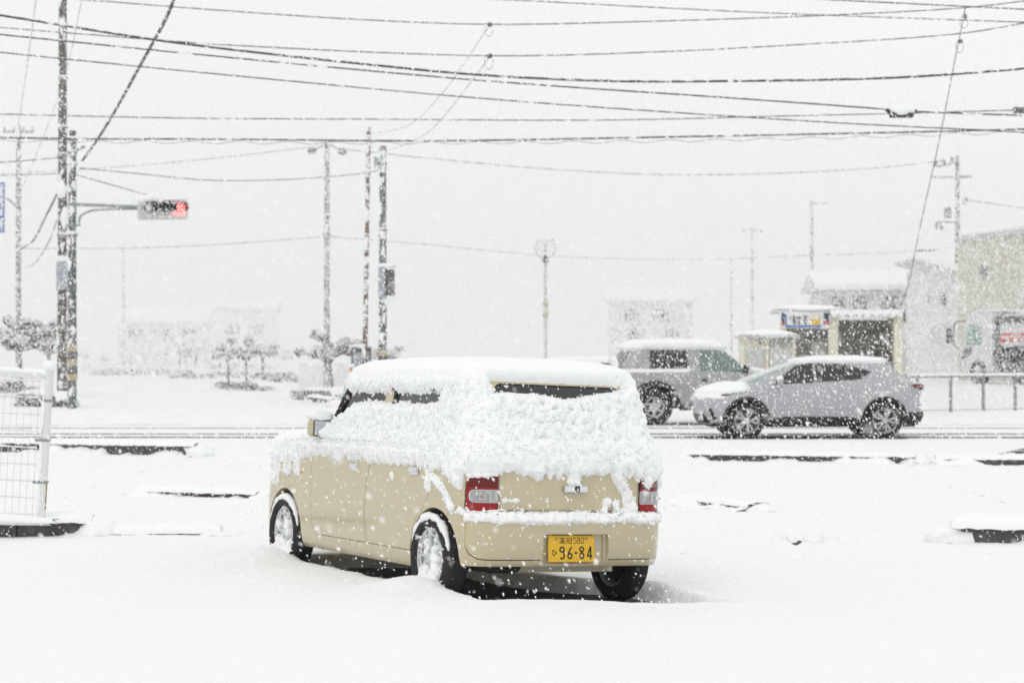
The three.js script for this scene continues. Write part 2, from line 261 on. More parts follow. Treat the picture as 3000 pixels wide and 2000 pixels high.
function roundPoly(pts, r, seg = 4) { // polygon with every corner rounded (a third entry overrides the radius)
  const out = [], n = pts.length;
  for (let i = 0; i < n; i++) { const p = pts[i], a = pts[(i + n - 1) % n], b = pts[(i + 1) % n], q = p[2] ?? r; if (!q) { out.push([p[0], p[1]]); continue; } const la = Math.hypot(a[0] - p[0], a[1] - p[1]), lb = Math.hypot(b[0] - p[0], b[1] - p[1]), d = Math.min(q, la * 0.49, lb * 0.49), s = [p[0] + (a[0] - p[0]) / la * d, p[1] + (a[1] - p[1]) / la * d], e = [p[0] + (b[0] - p[0]) / lb * d, p[1] + (b[1] - p[1]) / lb * d]; for (let k = 0; k <= seg; k++) { const t = k / seg, u = 1 - t; out.push([u * u * s[0] + 2 * u * t * p[0] + t * t * e[0], u * u * s[1] + 2 * u * t * p[1] + t * t * e[1]]); } }
  return out;
}
function inset(pts, d) { // counter-clockwise polygon shrunk by d
  const n = pts.length, area = pts.reduce((s, p, i) => { const q = pts[(i + 1) % n]; return s + p[0] * q[1] - q[0] * p[1]; }, 0), sg = area > 0 ? 1 : -1;
  return pts.map((p, i) => { const a = pts[(i + n - 1) % n], b = pts[(i + 1) % n], e = (u, v) => { const x = v[0] - u[0], y = v[1] - u[1], l = Math.hypot(x, y) || 1; return [-y / l * sg, x / l * sg]; }, n1 = e(a, p), n2 = e(p, b), x = n1[0] + n2[0], y = n1[1] + n2[1], k = 2 / Math.max(0.4, x * x + y * y); return [p[0] + x * k * d, p[1] + y * k * d]; });
}
// prism standing across the car from a side outline of [z forward, y]
const sidePrism = (pts, x0, x1) => { const g = new THREE.ExtrudeGeometry(shape(pts), { depth: Math.abs(x1 - x0), bevelEnabled: false }); g.rotateY(Math.PI / 2); g.translate(Math.min(x0, x1), 0, 0); return g; }; // shape x runs to -z (forward), depth to +x
// prism along the car from a rear outline of [x, y], between forward distances z0 and z1
const rearPrism = (pts, z0, z1) => new THREE.ExtrudeGeometry(shape(pts), { depth: Math.abs(z1 - z0), bevelEnabled: false }).translate(0, 0, -Math.max(z0, z1));
const hubCyl = (r, x0, x1, y, z, n = 40) => new THREE.CylinderGeometry(r, r, Math.abs(x1 - x0), n).rotateZ(Math.PI / 2).translate((x0 + x1) / 2, y, -z);

// ---------------------------------------------------------------- wheels and snow lumps shared by the vehicles
function lumpGeo(sx, sy, sz, s, detail = 3, amp = 0.25, freq = 2.2) {
  const g = new THREE.IcosahedronGeometry(1, detail), p = g.getAttribute('position');
  for (let i = 0; i < p.count; i++) { const x = p.getX(i), y = p.getY(i), z = p.getZ(i), k = 1 + amp * fbm(x * freq + s * 7.1, y * freq + s, z * freq - s * 3.3, 3) * 2; p.setXYZ(i, x * k * sx, y * k * sy, z * k * sz); }
  g.computeVertexNormals(); const n = g.getAttribute('normal'); // smooth normals from the direction of the lump
  for (let i = 0; i < p.count; i++) { const v = V(p.getX(i) / (sx * sx), p.getY(i) / (sy * sy), p.getZ(i) / (sz * sz)).normalize().multiplyScalar(0.6).add(V(n.getX(i), n.getY(i), n.getZ(i)).multiplyScalar(0.4)).normalize(); n.setXYZ(i, v.x, v.y, v.z); }
  return g;
}
const lathX = (pts, n = 40) => { const g = new THREE.LatheGeometry(pts.map(([r, a]) => new THREE.Vector2(r, a)), n); g.rotateZ(Math.PI / 2); return g; }; // axis along x
function wheel(parent, x, y, z, side, o) { // side -1: outer face to the left
  const w = new THREE.Group(); w.name = 'wheel'; w.position.set(x, y, -z); w.rotation.y = side > 0 ? Math.PI : 0; if (o.steer) w.rotation.y += o.steer; parent.add(w);
  const R = o.r, b = o.w / 2, q = o.rim, s = 0.025;
  part('tyre', lathX([[q, b - 0.02], [q + 0.012, b - 0.002], [q + (R - q) * 0.45, b + 0.006], [R - s, b - 0.006], [R - 0.006, b - s], [R, b * 0.5], [R, -b * 0.5], [R - 0.006, -b + s], [R - s, -b + 0.006], [q + 0.02, -b], [q, -b + 0.02]]), M.rubber, w);
  const face = b - 0.022, g = [lathX([[q, -b + 0.02], [q - 0.02, -b + 0.03], [q - 0.025, face - 0.03], [q - 0.008, face], [q + 0.004, face + 0.004]], 40)]; // barrel and lip, outer face towards -x after the turn
  const sp = [];
  if (o.style === 'cover') {
    for (let k = 0; k < 20; k++) { const a = k / 20 * Math.PI * 2 + (k % 2 ? 0.09 : -0.09); sp.push(box(0.012, q * 0.72, 0.012, 0, q * 0.56, 0).rotateX(a).translate(-face + 0.004, 0, 0)); }
    for (const rr_ of [q * 0.78, q * 0.97]) sp.push(new THREE.TorusGeometry(rr_, 0.008, 5, 40).rotateY(Math.PI / 2).translate(-face + 0.003, 0, 0));
    for (let k = 0; k < 12; k++) { const a = k / 12 * Math.PI * 2; sp.push(box(0.014, q * 0.2, 0.028, 0, q * 0.87, 0).rotateX(a).translate(-face + 0.003, 0, 0)); }
    sp.push(new THREE.SphereGeometry(0.036, 16, 8).scale(0.5, 1, 1).translate(-face - 0.004, 0, 0));
  } else if (o.style === 'five') {
    for (let k = 0; k < 5; k++) for (const e of [-0.24, 0.24]) { const a = k / 5 * Math.PI * 2 + 0.3; sp.push(box(0.03, q * 0.66, 0.03, 0, q * 0.5, 0).rotateX(e * 0.55).translate(0, q * 0.12, 0).rotateX(a + e * 0.5).translate(-face + 0.005, 0, 0)); sp.push(box(0.03, 0.045, q * 0.34, 0, q * 0.88, 0).rotateX(a + e * 0.55).translate(-face + 0.005, 0, 0)); }
    sp.push(new THREE.CylinderGeometry(0.055, 0.06, 0.03, 18).rotateZ(Math.PI / 2).translate(-face, 0, 0));
  } else {
    sp.push(lathX([[0.001, face - 0.01], [q * 0.4, face - 0.005], [q * 0.5, face - 0.04], [q * 0.85, face - 0.045], [q, face]], 32)); sp.push(new THREE.TorusGeometry(q * 0.96, 0.018, 6, 40).rotateY(Math.PI / 2).translate(-face, 0, 0));
    for (let k = 0; k < 6; k++) sp.push(box(0.03, q * 0.5, q * 0.22, 0, q * 0.55, 0).rotateX(k / 6 * Math.PI * 2).translate(-face + 0.015, 0, 0));
  }
  part('rim', [...g, ...sp], o.style === 'cover' ? M.coverSilver : M.alloy, w);
  part('brake_drum', lathX([[0.001, -0.4 * b], [q * 0.75, -0.4 * b], [q - 0.026, -0.1 * b], [q - 0.026, 0.2 * b], [0.001, 0.2 * b]], 24), M.under, w);
  part('brake_disc', new THREE.CylinderGeometry(q - 0.03, q - 0.03, 0.02, 28).rotateZ(Math.PI / 2).translate(-face + 0.05, 0, 0), M.black, w);
  return w;
}

// ---------------------------------------------------------------- the beige hatchback
{
  const car = thing('parked_hatchback', 'boxy beige hatchback half buried in clumped snow, parked nearest with its tail towards us', 'car', [HX, 0.001, -HD]);
  car.rotation.order = 'YXZ'; car.rotation.set(-0.009, YAW, -0.043);
  const rows = [ // y, half width, rear, front, rear corner, front corner
    [0.2, 0.69, -0.44, 2.86, 0.12, 0.2], [0.23, 0.712, -0.475, 2.92, 0.13, 0.22], [0.265, 0.722, -0.497, 2.95, 0.14, 0.25], [0.31, 0.73, -0.508, 2.97, 0.14, 0.27], [0.4, 0.735, -0.514, 2.98, 0.14, 0.28], [0.5, 0.737, -0.514, 2.98, 0.14, 0.28],
    [0.535, 0.737, -0.511, 2.975, 0.14, 0.28], [0.552, 0.736, -0.495, 2.97, 0.14, 0.28], [0.562, 0.735, -0.478, 2.97, 0.135, 0.28], [0.6, 0.735, -0.475, 2.965, 0.13, 0.28], [0.7, 0.734, -0.473, 2.955, 0.13, 0.28], [0.78, 0.73, -0.47, 2.94, 0.13, 0.28], [0.84, 0.722, -0.463, 2.9, 0.13, 0.28],
    [0.875, 0.71, -0.455, 2.83, 0.13, 0.27], [0.905, 0.7, -0.446, 2.7, 0.13, 0.27], [0.93, 0.688, -0.437, 2.4, 0.13, 0.26], [0.95, 0.68, -0.43, 1.95, 0.13, 0.2], [0.99, 0.665, -0.42, 1.84, 0.13, 0.15], [1.06, 0.652, -0.4, 1.785, 0.13, 0.13], [1.14, 0.638, -0.37, 1.73, 0.13, 0.12], [1.22, 0.624, -0.338, 1.675, 0.13, 0.12], [1.3, 0.609, -0.302, 1.62, 0.13, 0.12],
    [1.36, 0.594, -0.27, 1.575, 0.13, 0.13], [1.39, 0.58, -0.24, 1.54, 0.13, 0.14], [1.412, 0.556, -0.205, 1.49, 0.13, 0.15], [1.428, 0.52, -0.16, 1.42, 0.13, 0.15], [1.44, 0.465, -0.1, 1.32, 0.12, 0.15], [1.45, 0.385, -0.0, 1.18, 0.12, 0.14], [1.457, 0.27, 0.15, 0.98, 0.1, 0.12], [1.46, 0.12, 0.35, 0.75, 0.06, 0.06]];
  const L = makeLoft(rows, { hw: 0.735, zr: -0.51, zf: 2.98, bulge: 0.05, rearBow: 0.04, frontBow: 0.12 });
  const counts = [44, 10, 22, 10, 44, 8, 8, 8];
  let body = L.solid(2, counts);
  const arch = (z, r, s) => hubCyl(r, s * 0.47, s * 0.9, 0.275, z, 48);
  for (const s of [-1, 1]) { body = cut(body, arch(-0.045, 0.312, s)); body = cut(body, arch(2.325, 0.318, s)); }
  const Lc = makeLoft([[0.6, 0.6, -0.3, 1.7, 0.1, 0.1], [0.9, 0.61, -0.34, 1.7, 0.1, 0.1], [1.0, 0.6, -0.33, 1.68, 0.1, 0.1], [1.3, 0.555, -0.22, 1.48, 0.1, 0.1], [1.38, 0.5, -0.14, 1.38, 0.1, 0.1], [1.41, 0.4, 0, 1.2, 0.1, 0.1]], { hw: 0.7, zr: -0.5, zf: 2.9, bulge: 0, rearBow: 0, frontBow: 0 });
  const cavity = Lc.solid(1, [8, 3, 8, 3, 8, 3, 8, 3]);
  body = cut(body, cavity);
  // side windows, rear window and windscreen are real openings
  const winF = roundPoly([[0.925, 1.0], [1.72, 1.0], [1.5, 1.318], [0.925, 1.318]], 0.03), winR = roundPoly([[0.05, 1.02], [0.79, 1.0], [0.79, 1.322], [0.1, 1.322]], 0.04);
  const winB = roundPoly([[-0.5, 1.0], [0.5, 1.0], [0.455, 1.362], [-0.455, 1.362]], 0.06), winW = roundPoly([[-0.55, 1.0], [0.55, 1.0], [0.5, 1.35], [-0.5, 1.35]], 0.06);
  for (const s of [-1, 1]) for (const w of [winF, winR]) body = cut(body, sidePrism(w, s * 0.4, s * 0.9));
  body = cut(body, rearPrism(winB, -0.7, -0.1)); body = cut(body, rearPrism(winW, 1.3, 2.2));
  // doors: pockets in the body, panels of their own with a 5 mm gap
  const doorF = roundPoly([[0.918, 0.303, 0.03], [1.79, 0.303, 0.12], [1.838, 0.5, 0.1], [1.862, 0.85, 0], [1.86, 0.955, 0.01], [0.895, 0.955, 0.01], [0.905, 0.85, 0], [0.962, 0.56, 0.15]], 0.02, 6);
  const doorR = roundPoly([[0.235, 0.303, 0.02], [0.906, 0.303, 0.03], [0.95, 0.56, 0.15], [0.893, 0.85, 0], [0.885, 0.955, 0.01], [0.02, 0.955, 0.01], [0.018, 0.7, 0.05], [0.07, 0.6, 0.05], [0.2, 0.5, 0.08], [0.245, 0.4, 0.05]], 0.02, 6);
  const whole = L.solid(2, counts), doors = [];
  for (const s of [-1, 1]) for (const d of [doorF, doorR]) {
    body = cut(body, sidePrism(inset(d, -0.0015), s * 0.655, s * 0.95));
    let g = meet(whole, sidePrism(inset(d, 0.0025), s * 0.66, s * 0.95));
    if (d === doorF) g = cut(g, arch(2.325, 0.318, s)); else g = cut(g, arch(-0.045, 0.312, s));
    doors.push([s, d === doorF, g]);
  }
  // bumper, tailgate, lamps
  const bumperCut = roundPoly([[-1, 0.255], [1, 0.255], [1, 0.603], [-1, 0.603]], 0);
  const rearZone = rearPrism([[-1, 0.1], [1, 0.1], [1, 0.603], [-1, 0.603]], -0.8, -0.22);
  let bumper = meet(whole, rearPrism(inset(bumperCut, 0.003), -0.8, -0.225)); body = cut(body, rearZone);
  for (const s of [-1, 1]) bumper = cut(bumper, arch(-0.045, 0.312, s));
  const ribbon = (pts, w) => { const a = [], b = []; pts.forEach((p, i) => { const q = pts[Math.min(i + 1, pts.length - 1)], o = pts[Math.max(i - 1, 0)], l = Math.hypot(q[0] - o[0], q[1] - o[1]), nx = -(q[1] - o[1]) / l * w, ny = (q[0] - o[0]) / l * w; a.push([p[0] + nx, p[1] + ny]); b.unshift([p[0] - nx, p[1] - ny]); }); return [...a, ...b]; };
  const arcPts = [[-0.688, 0.53], [-0.69, 0.45], [-0.688, 0.38], [-0.67, 0.33], [-0.63, 0.304], [-0.58, 0.298], [-0.4, 0.297], [-0.22, 0.297]];
  bumper = cut(bumper, rearPrism(ribbon(arcPts, 0.003), -0.7, -0.4)); bumper = cut(bumper, rearPrism(ribbon([[0.262, 0.298], [0.45, 0.298], [0.6, 0.3], [0.68, 0.32]], 0.003), -0.7, -0.44));
  const recess = roundPoly([[-0.208, 0.275], [0.24, 0.275], [0.262, 0.32], [0.255, 0.455], [-0.195, 0.455], [-0.21, 0.44]], 0.025);
  bumper = cut(bumper, rearPrism(recess, -0.7, -0.482)); bumper = cut(bumper, rearPrism(roundPoly([[-0.205, 0.27], [0.235, 0.27], [0.235, 0.45], [-0.19, 0.45]], 0.02), -0.482, -0.47));
  const gate = roundPoly([[-0.49, 0.575, 0.01], [0.49, 0.575, 0.01], [0.492, 0.9, 0.02], [0.47, 0.985, 0.01], [-0.47, 0.985, 0.01], [-0.492, 0.9, 0.02]], 0.01);
  const lampOut = (s) => roundPoly(s < 0 ? [[-0.76, 0.572, 0.085], [-0.498, 0.572, 0.012], [-0.498, 0.825, 0.02], [-0.76, 0.825, 0.04]] : [[0.498, 0.572, 0.012], [0.76, 0.572, 0.085], [0.76, 0.825, 0.04], [0.498, 0.825, 0.02]], 0.02, 7);
  body = cut(body, rearPrism(inset(gate, -0.002), -0.7, -0.41));
  const gatePanel = meet(whole, rearPrism(inset(gate, 0.002), -0.7, -0.405));
  for (const s of [-1, 1]) body = cut(body, rearPrism(lampOut(s), -0.7, -0.375));
  part('body', crease(body), M.beige, car);
  part('rear_bumper', crease(bumper), M.beige, car);
  const tg = part('tailgate', crease(gatePanel), M.beige, car);
  part('handle', [rbox(0.162, 0.042, 0.03, 0.017, 0.728, 0.492, 0.008)], M.chrome, tg); part('badge_plate', rbox(0.034, 0.036, 0.006, 0.022, 0.729, 0.508, 0.003), M.black, tg); part('badge_mark', [box(0.004, 0.018, 0.003, 0.018, 0.727, 0.512), box(0.004, 0.018, 0.003, 0.026, 0.727, 0.512), box(0.012, 0.004, 0.003, 0.022, 0.718, 0.512)], M.chrome, tg);
  part('badge_bar', rbox(0.11, 0.01, 0.008, 0.115, 0.822, 0.477, 0.003), M.chrome, tg);
  for (const [s, front, g] of doors) {
    const d = part('door', crease(g), M.beige, car), hz = front ? 1.139 : 0.235, hy = front ? 0.79 : 0.8, hx = s * 0.727;
    part('handle', [rbox(0.022, 0.03, 0.1, hx + s * 0.012, hy + 0.006, -hz, 0.008), rbox(0.012, 0.05, 0.11, hx + s * 0.004, hy, -hz, 0.005)], M.chrome, d);
  }
  // glass
  const findF = (y) => { let a = 0, b = L.n; for (let k = 0; k < 40; k++) { const m = (a + b) / 2; if (L.point(m, 0.2)[1] < y) a = m; else b = m; } return (a + b) / 2; };
  const row = (f, k) => { const i = clamp(Math.floor(f), 0, L.n - 1); return lerp(rows[i][k], rows[i + 1][k], f - i); };
  const sideGlass = (s, z0, z1, y0, y1) => grid(16, 12, (i, j) => { const f = findF(lerp(y0, y1, j / 12)), z = lerp(z0, z1, i / 16), zr = row(f, 2) + row(f, 4), zf = row(f, 3) - row(f, 5), t = 0.35 * clamp((zf - z) / (zf - zr)), p = L.point(f, t), q = L.normal(f, t); return [-s * (p[0] - q[0] * 0.012), p[1], -z]; }, s > 0);
  const rearGlass = (x1, y0, y1) => grid(16, 12, (i, j) => { const f = findF(lerp(y0, y1, j / 12)), x = lerp(-x1, x1, i / 16), hw = row(f, 1) - row(f, 4), t = 0.41 + 0.14 * clamp((x + hw) / (2 * hw)), p = L.point(f, t), q = L.normal(f, t); return [p[0], p[1], -p[2] - q[2] * 0.012]; });
  const frontGlass = grid(16, 12, (i, j) => { const f = findF(lerp(0.98, 1.365, j / 12)), x = lerp(-0.56, 0.56, i / 16), hw = row(f, 1) - row(f, 5), t = 0.94 + 0.02 * clamp((hw - x) / (2 * hw)), p = L.point(f, t), q = L.normal(f, t); return [p[0], p[1], -p[2] - q[2] * 0.012]; }, true);
  for (const s of [-1, 1]) { part('front_window', sideGlass(s, 0.9, 1.66, 0.985, 1.33), M.glassClear, car); part('rear_window', sideGlass(s, 0.0, 0.815, 0.985, 1.34), M.glassTint, car); part('window_frame', [bar(V(s * 0.606, 1.31, -0.785), V(s * 0.655, 1.0, -0.785), 0.014, 6), bar(V(s * 0.596, 1.31, -1.53), V(s * 0.642, 1.05, -1.71), 0.03, 6), bar(V(s * 0.602, 1.315, -0.1), V(s * 0.602, 1.315, -1.5), 0.009, 5)], M.black, car); }
  part('back_window', rearGlass(0.53, 0.985, 1.385), M.glassDark, car); part('windscreen', frontGlass, M.glassClear, car);
  part('dashboard', [box(1.1, 0.2, 0.35, 0, 0.9, -1.4), box(1.18, 0.02, 1.9, 0, 0.62, -0.7)], M.black, car);
  for (const sx of [-0.3, 0.3]) part('front_seat', [rbox(0.46, 0.6, 0.12, sx, 0.95, -0.62, 0.05), rbox(0.24, 0.16, 0.09, sx, 1.3, -0.6, 0.04), rbox(0.46, 0.14, 0.45, sx, 0.69, -0.85, 0.05)], M.darkBox, car);
  part('rear_seat', [rbox(1.1, 0.5, 0.14, 0, 0.9, 0.0, 0.05)], M.darkBox, car);
  // lamps: black surround, red lens, clear band with bulb reflectors
  for (const s of [-1, 1]) {
    const out = lampOut(s), shell = L.solid(2, counts, 0.005), shell2 = L.solid(2, counts, 0.009), shell3 = L.solid(2, counts, 0.012);
    const lamp = part('tail_lamp', crease(meet(whole, rearPrism(inset(out, 0.002), -0.7, -0.38))), M.black, car);
    part('red_lens', crease(meet(shell, rearPrism(inset(out, 0.01), -0.7, -0.39))), M.red, lamp);
    const cl = roundPoly(s < 0 ? [[-0.672, 0.642, 0.03], [-0.508, 0.642, 0.006], [-0.508, 0.714, 0.006], [-0.672, 0.714, 0.03]] : [[0.508, 0.642, 0.006], [0.69, 0.642, 0.006], [0.69, 0.714, 0.006], [0.508, 0.714, 0.006]], 0.01, 5);
    part('clear_rim', crease(meet(shell2, rearPrism(inset(cl, -0.003), -0.7, -0.4))), M.lensBright, lamp);
    part('clear_lens', crease(meet(shell3, rearPrism(cl, -0.7, -0.4))), M.lens, lamp);
    const rx = s < 0 ? [-0.625, -0.6, -0.53] : [0.6, 0.53, 0.63];
    [0, 1, 2, 3, 4, 5].map((k) => { const x = rx[k % 3] + (k > 2 ? 0.012 : 0), f = findF(0.678), hw = row(f, 1) - row(f, 4), ax = Math.abs(x), p = ax < hw ? [0, 0, L.point(f, 0.41 + 0.14 * clamp((x + hw) / (2 * hw)))[2]] : [0, 0, row(f, 2) + row(f, 4) * (1 - Math.sqrt(1 - ((ax - hw) / row(f, 4)) ** 2)) + 0.03]; return part('reflector', box(0.006, 0.05, 0.004, x, 0.678, -p[2] + 0.0125), M.lensBright, lamp); });
    part('divider', box(0.003, 0.07, 0.006, s * 0.572, 0.678, 0.4905), M.lensBright, lamp); part('bulb', box(0.014, 0.012, 0.004, s * 0.632, 0.678, 0.4855), M.amber, lamp);
    part('upper_lens', crease(meet(shell2, rearPrism(roundPoly(s < 0 ? [[-0.7, 0.73], [-0.508, 0.73], [-0.508, 0.812], [-0.7, 0.812]] : [[0.508, 0.73], [0.7, 0.73], [0.7, 0.812], [0.508, 0.812]], 0.008), -0.7, -0.4))), M.redDark, lamp);
  }
  // number plate with its print
  {
    const W = 1024, Hh = 512, cv = document.createElement('canvas'); cv.width = W; cv.height = Hh; const c = cv.getContext('2d');
    c.fillStyle = '#e2b31c'; c.fillRect(0, 0, W, Hh); c.strokeStyle = '#c99b12'; c.lineWidth = 6; c.strokeRect(8, 8, W - 16, Hh - 16);
    const kx = W / 1455, ky = Hh / 850, T = (x, y) => [(x - 375) * kx, (y - 290) * ky];
    const line = (pts, w, cap = 'butt') => { c.strokeStyle = '#14130f'; c.lineWidth = w * ky; c.lineCap = cap; c.lineJoin = 'round'; c.beginPath(); pts.forEach(([x, y], i) => { const q = T(x, y); if (i) c.lineTo(q[0], q[1]); else c.moveTo(q[0], q[1]); }); c.stroke(); };
    const oval = (cx, cy, rx, ry, a0, a1, w) => { const p = []; for (let k = 0; k <= 28; k++) { const a = lerp(a0, a1, k / 28); p.push([cx + rx * Math.cos(a), cy + ry * Math.sin(a)]); } line(p, w); };
    const P = Math.PI, s = 21;
    // first kanji
    line([[817, 365], [817, 395]], s); line([[730, 400], [905, 400]], s); line([[775, 425], [860, 425], [860, 465], [775, 465], [775, 425]], 17); line([[738, 565], [738, 490], [898, 490], [898, 560], [880, 560]], s); line([[778, 515], [858, 515], [858, 550], [778, 550], [778, 515]], 17);
    // second kanji
    line([[965, 370], [945, 425]], s); line([[955, 400], [1030, 400]], s); line([[940, 460], [1035, 460]], s); line([[990, 400], [990, 465], [945, 565]], s); line([[992, 480], [1030, 555]], s); line([[1055, 395], [1105, 395], [1105, 560], [1055, 560], [1055, 395]], s);
    // class number 580
    line([[1245, 378], [1170, 378], [1163, 455]], s); oval(1198, 500, 50, 55, -2.35, 2.4, s); oval(1322, 412, 36, 42, 0, P * 2, s); oval(1322, 508, 44, 50, 0, P * 2, s); line([[1402, 430], [1402, 500]], s); line([[1482, 430], [1482, 500]], s); oval(1442, 425, 40, 52, P, P * 2, s); oval(1442, 500, 40, 55, 0, P, s);
    // hiragana
    line([[490, 790], [548, 762]], 30, 'round'); line([[545, 768], [515, 840], [512, 900], [545, 938], [580, 905], [598, 850], [602, 795]], 28, 'round'); line([[604, 800], [632, 862]], 30, 'round');
    // 96-84
    oval(800, 745, 66, 72, 0, P * 2, 54); line([[862, 745], [862, 960]], 54); oval(800, 955, 62, 72, 0, P * 0.78, 54); line([[762, 1022], [738, 1008]], 50);
    oval(1044, 945, 62, 80, 0, P * 2, 54); line([[1105, 668], [1050, 740], [1005, 850], [983, 940]], 54); line([[1185, 850], [1275, 850]], 62); oval(1418, 735, 58, 66, 0, P * 2, 52); oval(1418, 935, 62, 88, 0, P * 2, 52);
    line([[1698, 645], [1698, 1048]], 54); line([[1690, 650], [1602, 925], [1602, 945]], 52); line([[1580, 945], [1750, 945]], 54);
    const t = new THREE.CanvasTexture(cv); t.colorSpace = THREE.SRGBColorSpace;
    const pl = new THREE.Group(); pl.name = 'number_plate'; pl.position.set(0.001, 0.366, 0.492); pl.rotation.x = -0.095; car.add(pl);
    part('plate', rbox(0.33, 0.165, 0.006, 0, 0, 0, 0.0028), mat(0.75, 0.45, 0.015, 0.5), pl);
    part('plate_print', new THREE.ShapeGeometry(shape(roundPoly([[-0.162, -0.0795], [0.162, -0.0795], [0.162, 0.0795], [-0.162, 0.0795]], 0.012))).translate(0, 0, 0.0042), new THREE.MeshStandardMaterial({ map: t, roughness: 0.5 }), pl);
    { const g = pl.children[1].geometry, p = g.getAttribute('position'), uv = g.getAttribute('uv'); for (let i = 0; i < p.count; i++) uv.setXY(i, p.getX(i) / 0.33 + 0.5, p.getY(i) / 0.165 + 0.5); }
    for (const bx of [-0.105, 0.105]) part('bolt', new THREE.CylinderGeometry(0.007, 0.008, 0.006, 10).rotateX(P / 2).translate(bx, 0.06, 0.006), M.steel, pl);
    for (const lx of [-0.08, 0.09]) part('plate_lamp', rbox(0.1, 0.014, 0.03, lx, 0.455, 0.487, 0.004), M.black, car);
  }
  // mirrors, indicators, underside, wheels
  for (const s of [-1, 1]) {
    const mg = part('door_mirror', [rbox(0.16, 0.125, 0.085, s * 0.772, 1.035, -1.66, 0.035, 4), rbox(0.06, 0.05, 0.06, s * 0.67, 0.99, -1.66, 0.02)], M.beige, car);
    part('mirror_rim', rbox(0.135, 0.112, 0.012, s * 0.762, 1.036, -1.618, 0.006), M.black, mg); part('mirror_glass', rbox(0.124, 0.1, 0.008, s * 0.762, 1.036, -1.611, 0.004), M.mirror, mg);
    part('side_indicator', new THREE.SphereGeometry(0.018, 12, 8).scale(0.5, 0.75, 1.1).translate(s * 0.727, 0.718, -2.027), M.amber, car);
    for (const z of [0, 2.345]) { const w = wheel(car, s * 0.655, 0.272, z, s, { r: 0.277, w: 0.155, rim: 0.187, style: 'cover' }); seed(z * 10 + s + 5);
      if (s < 0) part('wheel_snow', [tubeVar(Array.from({ length: 9 }, (_, k) => { const a = lerp(-0.5, 2.2, k / 8); return V(-0.06, Math.cos(a - 0.85) * 0.257, Math.sin(a - 0.85) * 0.257); }), (t) => [0.03 * Math.sqrt(Math.max(0, Math.sin(Math.PI * t))) * (0.9 + 0.5 * fbm(t * 14, z, 0, 3)) + 0.001, 0], 60, 8),
        grid(72, 26, (i, j) => { const a = i / 72 * Math.PI * 2, r = lerp(0.012, 0.245, j / 26), y = Math.cos(a) * r, zz = Math.sin(a) * r, n = fbm(y * 16 + z * 3, zz * 16, 1 + z, 3), low = sstep(-0.02, -0.2, y), spoke = 0.25 * Math.cos(a * 10), c = n + 0.12 + 0.75 * low - 0.55 * sstep(0.1, 0.19, r) * (1 - low) - 0.3 * spoke * sstep(0.03, 0.1, r); return [-0.058 - (c > 0 ? 0.026 * Math.sqrt(clamp(c / 0.6)) + 0.012 * low : -0.03) - (r > 0.19 ? 0.012 : 0), y, zz]; }, true)], M.snow, w); }
    for (const z of [-0.045, 2.325]) part('wheel_well', box(0.2, 0.36, 0.62, s * 0.4, 0.45, -z), M.under, car);
  }
  part('underbody', [box(1.16, 0.05, 2.5, 0, 0.27, -1.35), rbox(0.26, 0.12, 0.26, -0.42, 0.27, 0.3, 0.05), bar(V(-0.6, 0.29, 0), V(0.6, 0.29, 0), 0.03, 8)], M.under, car);
  // ---- the snow on it
  const pd = (a, b, pts, r) => r - segDist(a, b, pts);
  const thick = (p, q) => {
    const [x, y, z] = p, ax = Math.abs(x), nb = fbm(x * 8 + 5, y * 8, z * 8, 3), nf = fbm(x * 26, y * 26 + 9, z * 26, 2), drip = vnoise((x + z) * 34, y * 3.5, 4), wd = worley(x * 25, y * 25, z * 25), wd2 = worley(x * 52 + 9, y * 52, z * 52), cl = Math.sqrt(clamp(1 - (wd / 0.8) ** 2)), cl2 = 1 - worley(x * 13 + 3, y * 13, z * 13), up = clamp(q[1]);
    const sideness = clamp(Math.abs(q[0]) * 1.6 - 0.2), rear = z < 0.2 && q[2] > 0.45, front = z > 1.4 && q[2] < -0.25 && y < 0.93;
    let low = z > 1.9 ? lerp(0.835, 0.78, clamp((z - 1.9) / 0.5)) : z > 0 ? 0.838 : lerp(0.838, 0.775, clamp(-z / 0.25));
    if (rear) low = 0.808 + 0.012 * Math.sin(x * 9);
    if (front) low = 0.82;
    let c = y - low - 0.03 * nb - 0.024 * drip - 0.012 * nf;
    if (!rear && z < 1.85 && z > -0.1 && y > 1.0 && ax > 0.4) { // uncovered strip of side window
      const yb = z < 1.36 ? 1.215 : lerp(1.215, 1.06, (z - 1.36) / 0.38), yt = z < 1.56 ? 1.302 : lerp(1.302, 1.08, (z - 1.56) / 0.2);
      c = Math.min(c, -Math.min(y - yb - 0.018 * nf - 0.022 * nb, yt - y + 0.028 * drip + 0.01 * nf, z - 0.1 + 0.02 * nf, 1.77 - z));
    }
    if (rear && y > 1.15) { // uncovered strip of rear window and the body edge over it
      const yb = 1.296 - 0.02 * Math.exp(-(((x - 0.02) / 0.12) ** 2)) + 0.05 * clamp((x - 0.2) / 0.27) + 0.012 * nf + 0.016 * nb, yt = 1.374 + 0.008 * nf;
      c = Math.min(c, -Math.min(y - yb, (yt - y) * 4, 0.47 - ax + 0.01 * nf));
    }
    // corner pillars only thinly caked: paint shows between the clumps
    const pillar = z < 0.06 && ax > 0.42 && y > 1.05 && y < 1.4 ? 1 - clamp(Math.abs(q[2] - 0.72) / 0.3) : 0;
    c -= pillar * (0.035 * clamp(0.75 - cl) * 1.4);
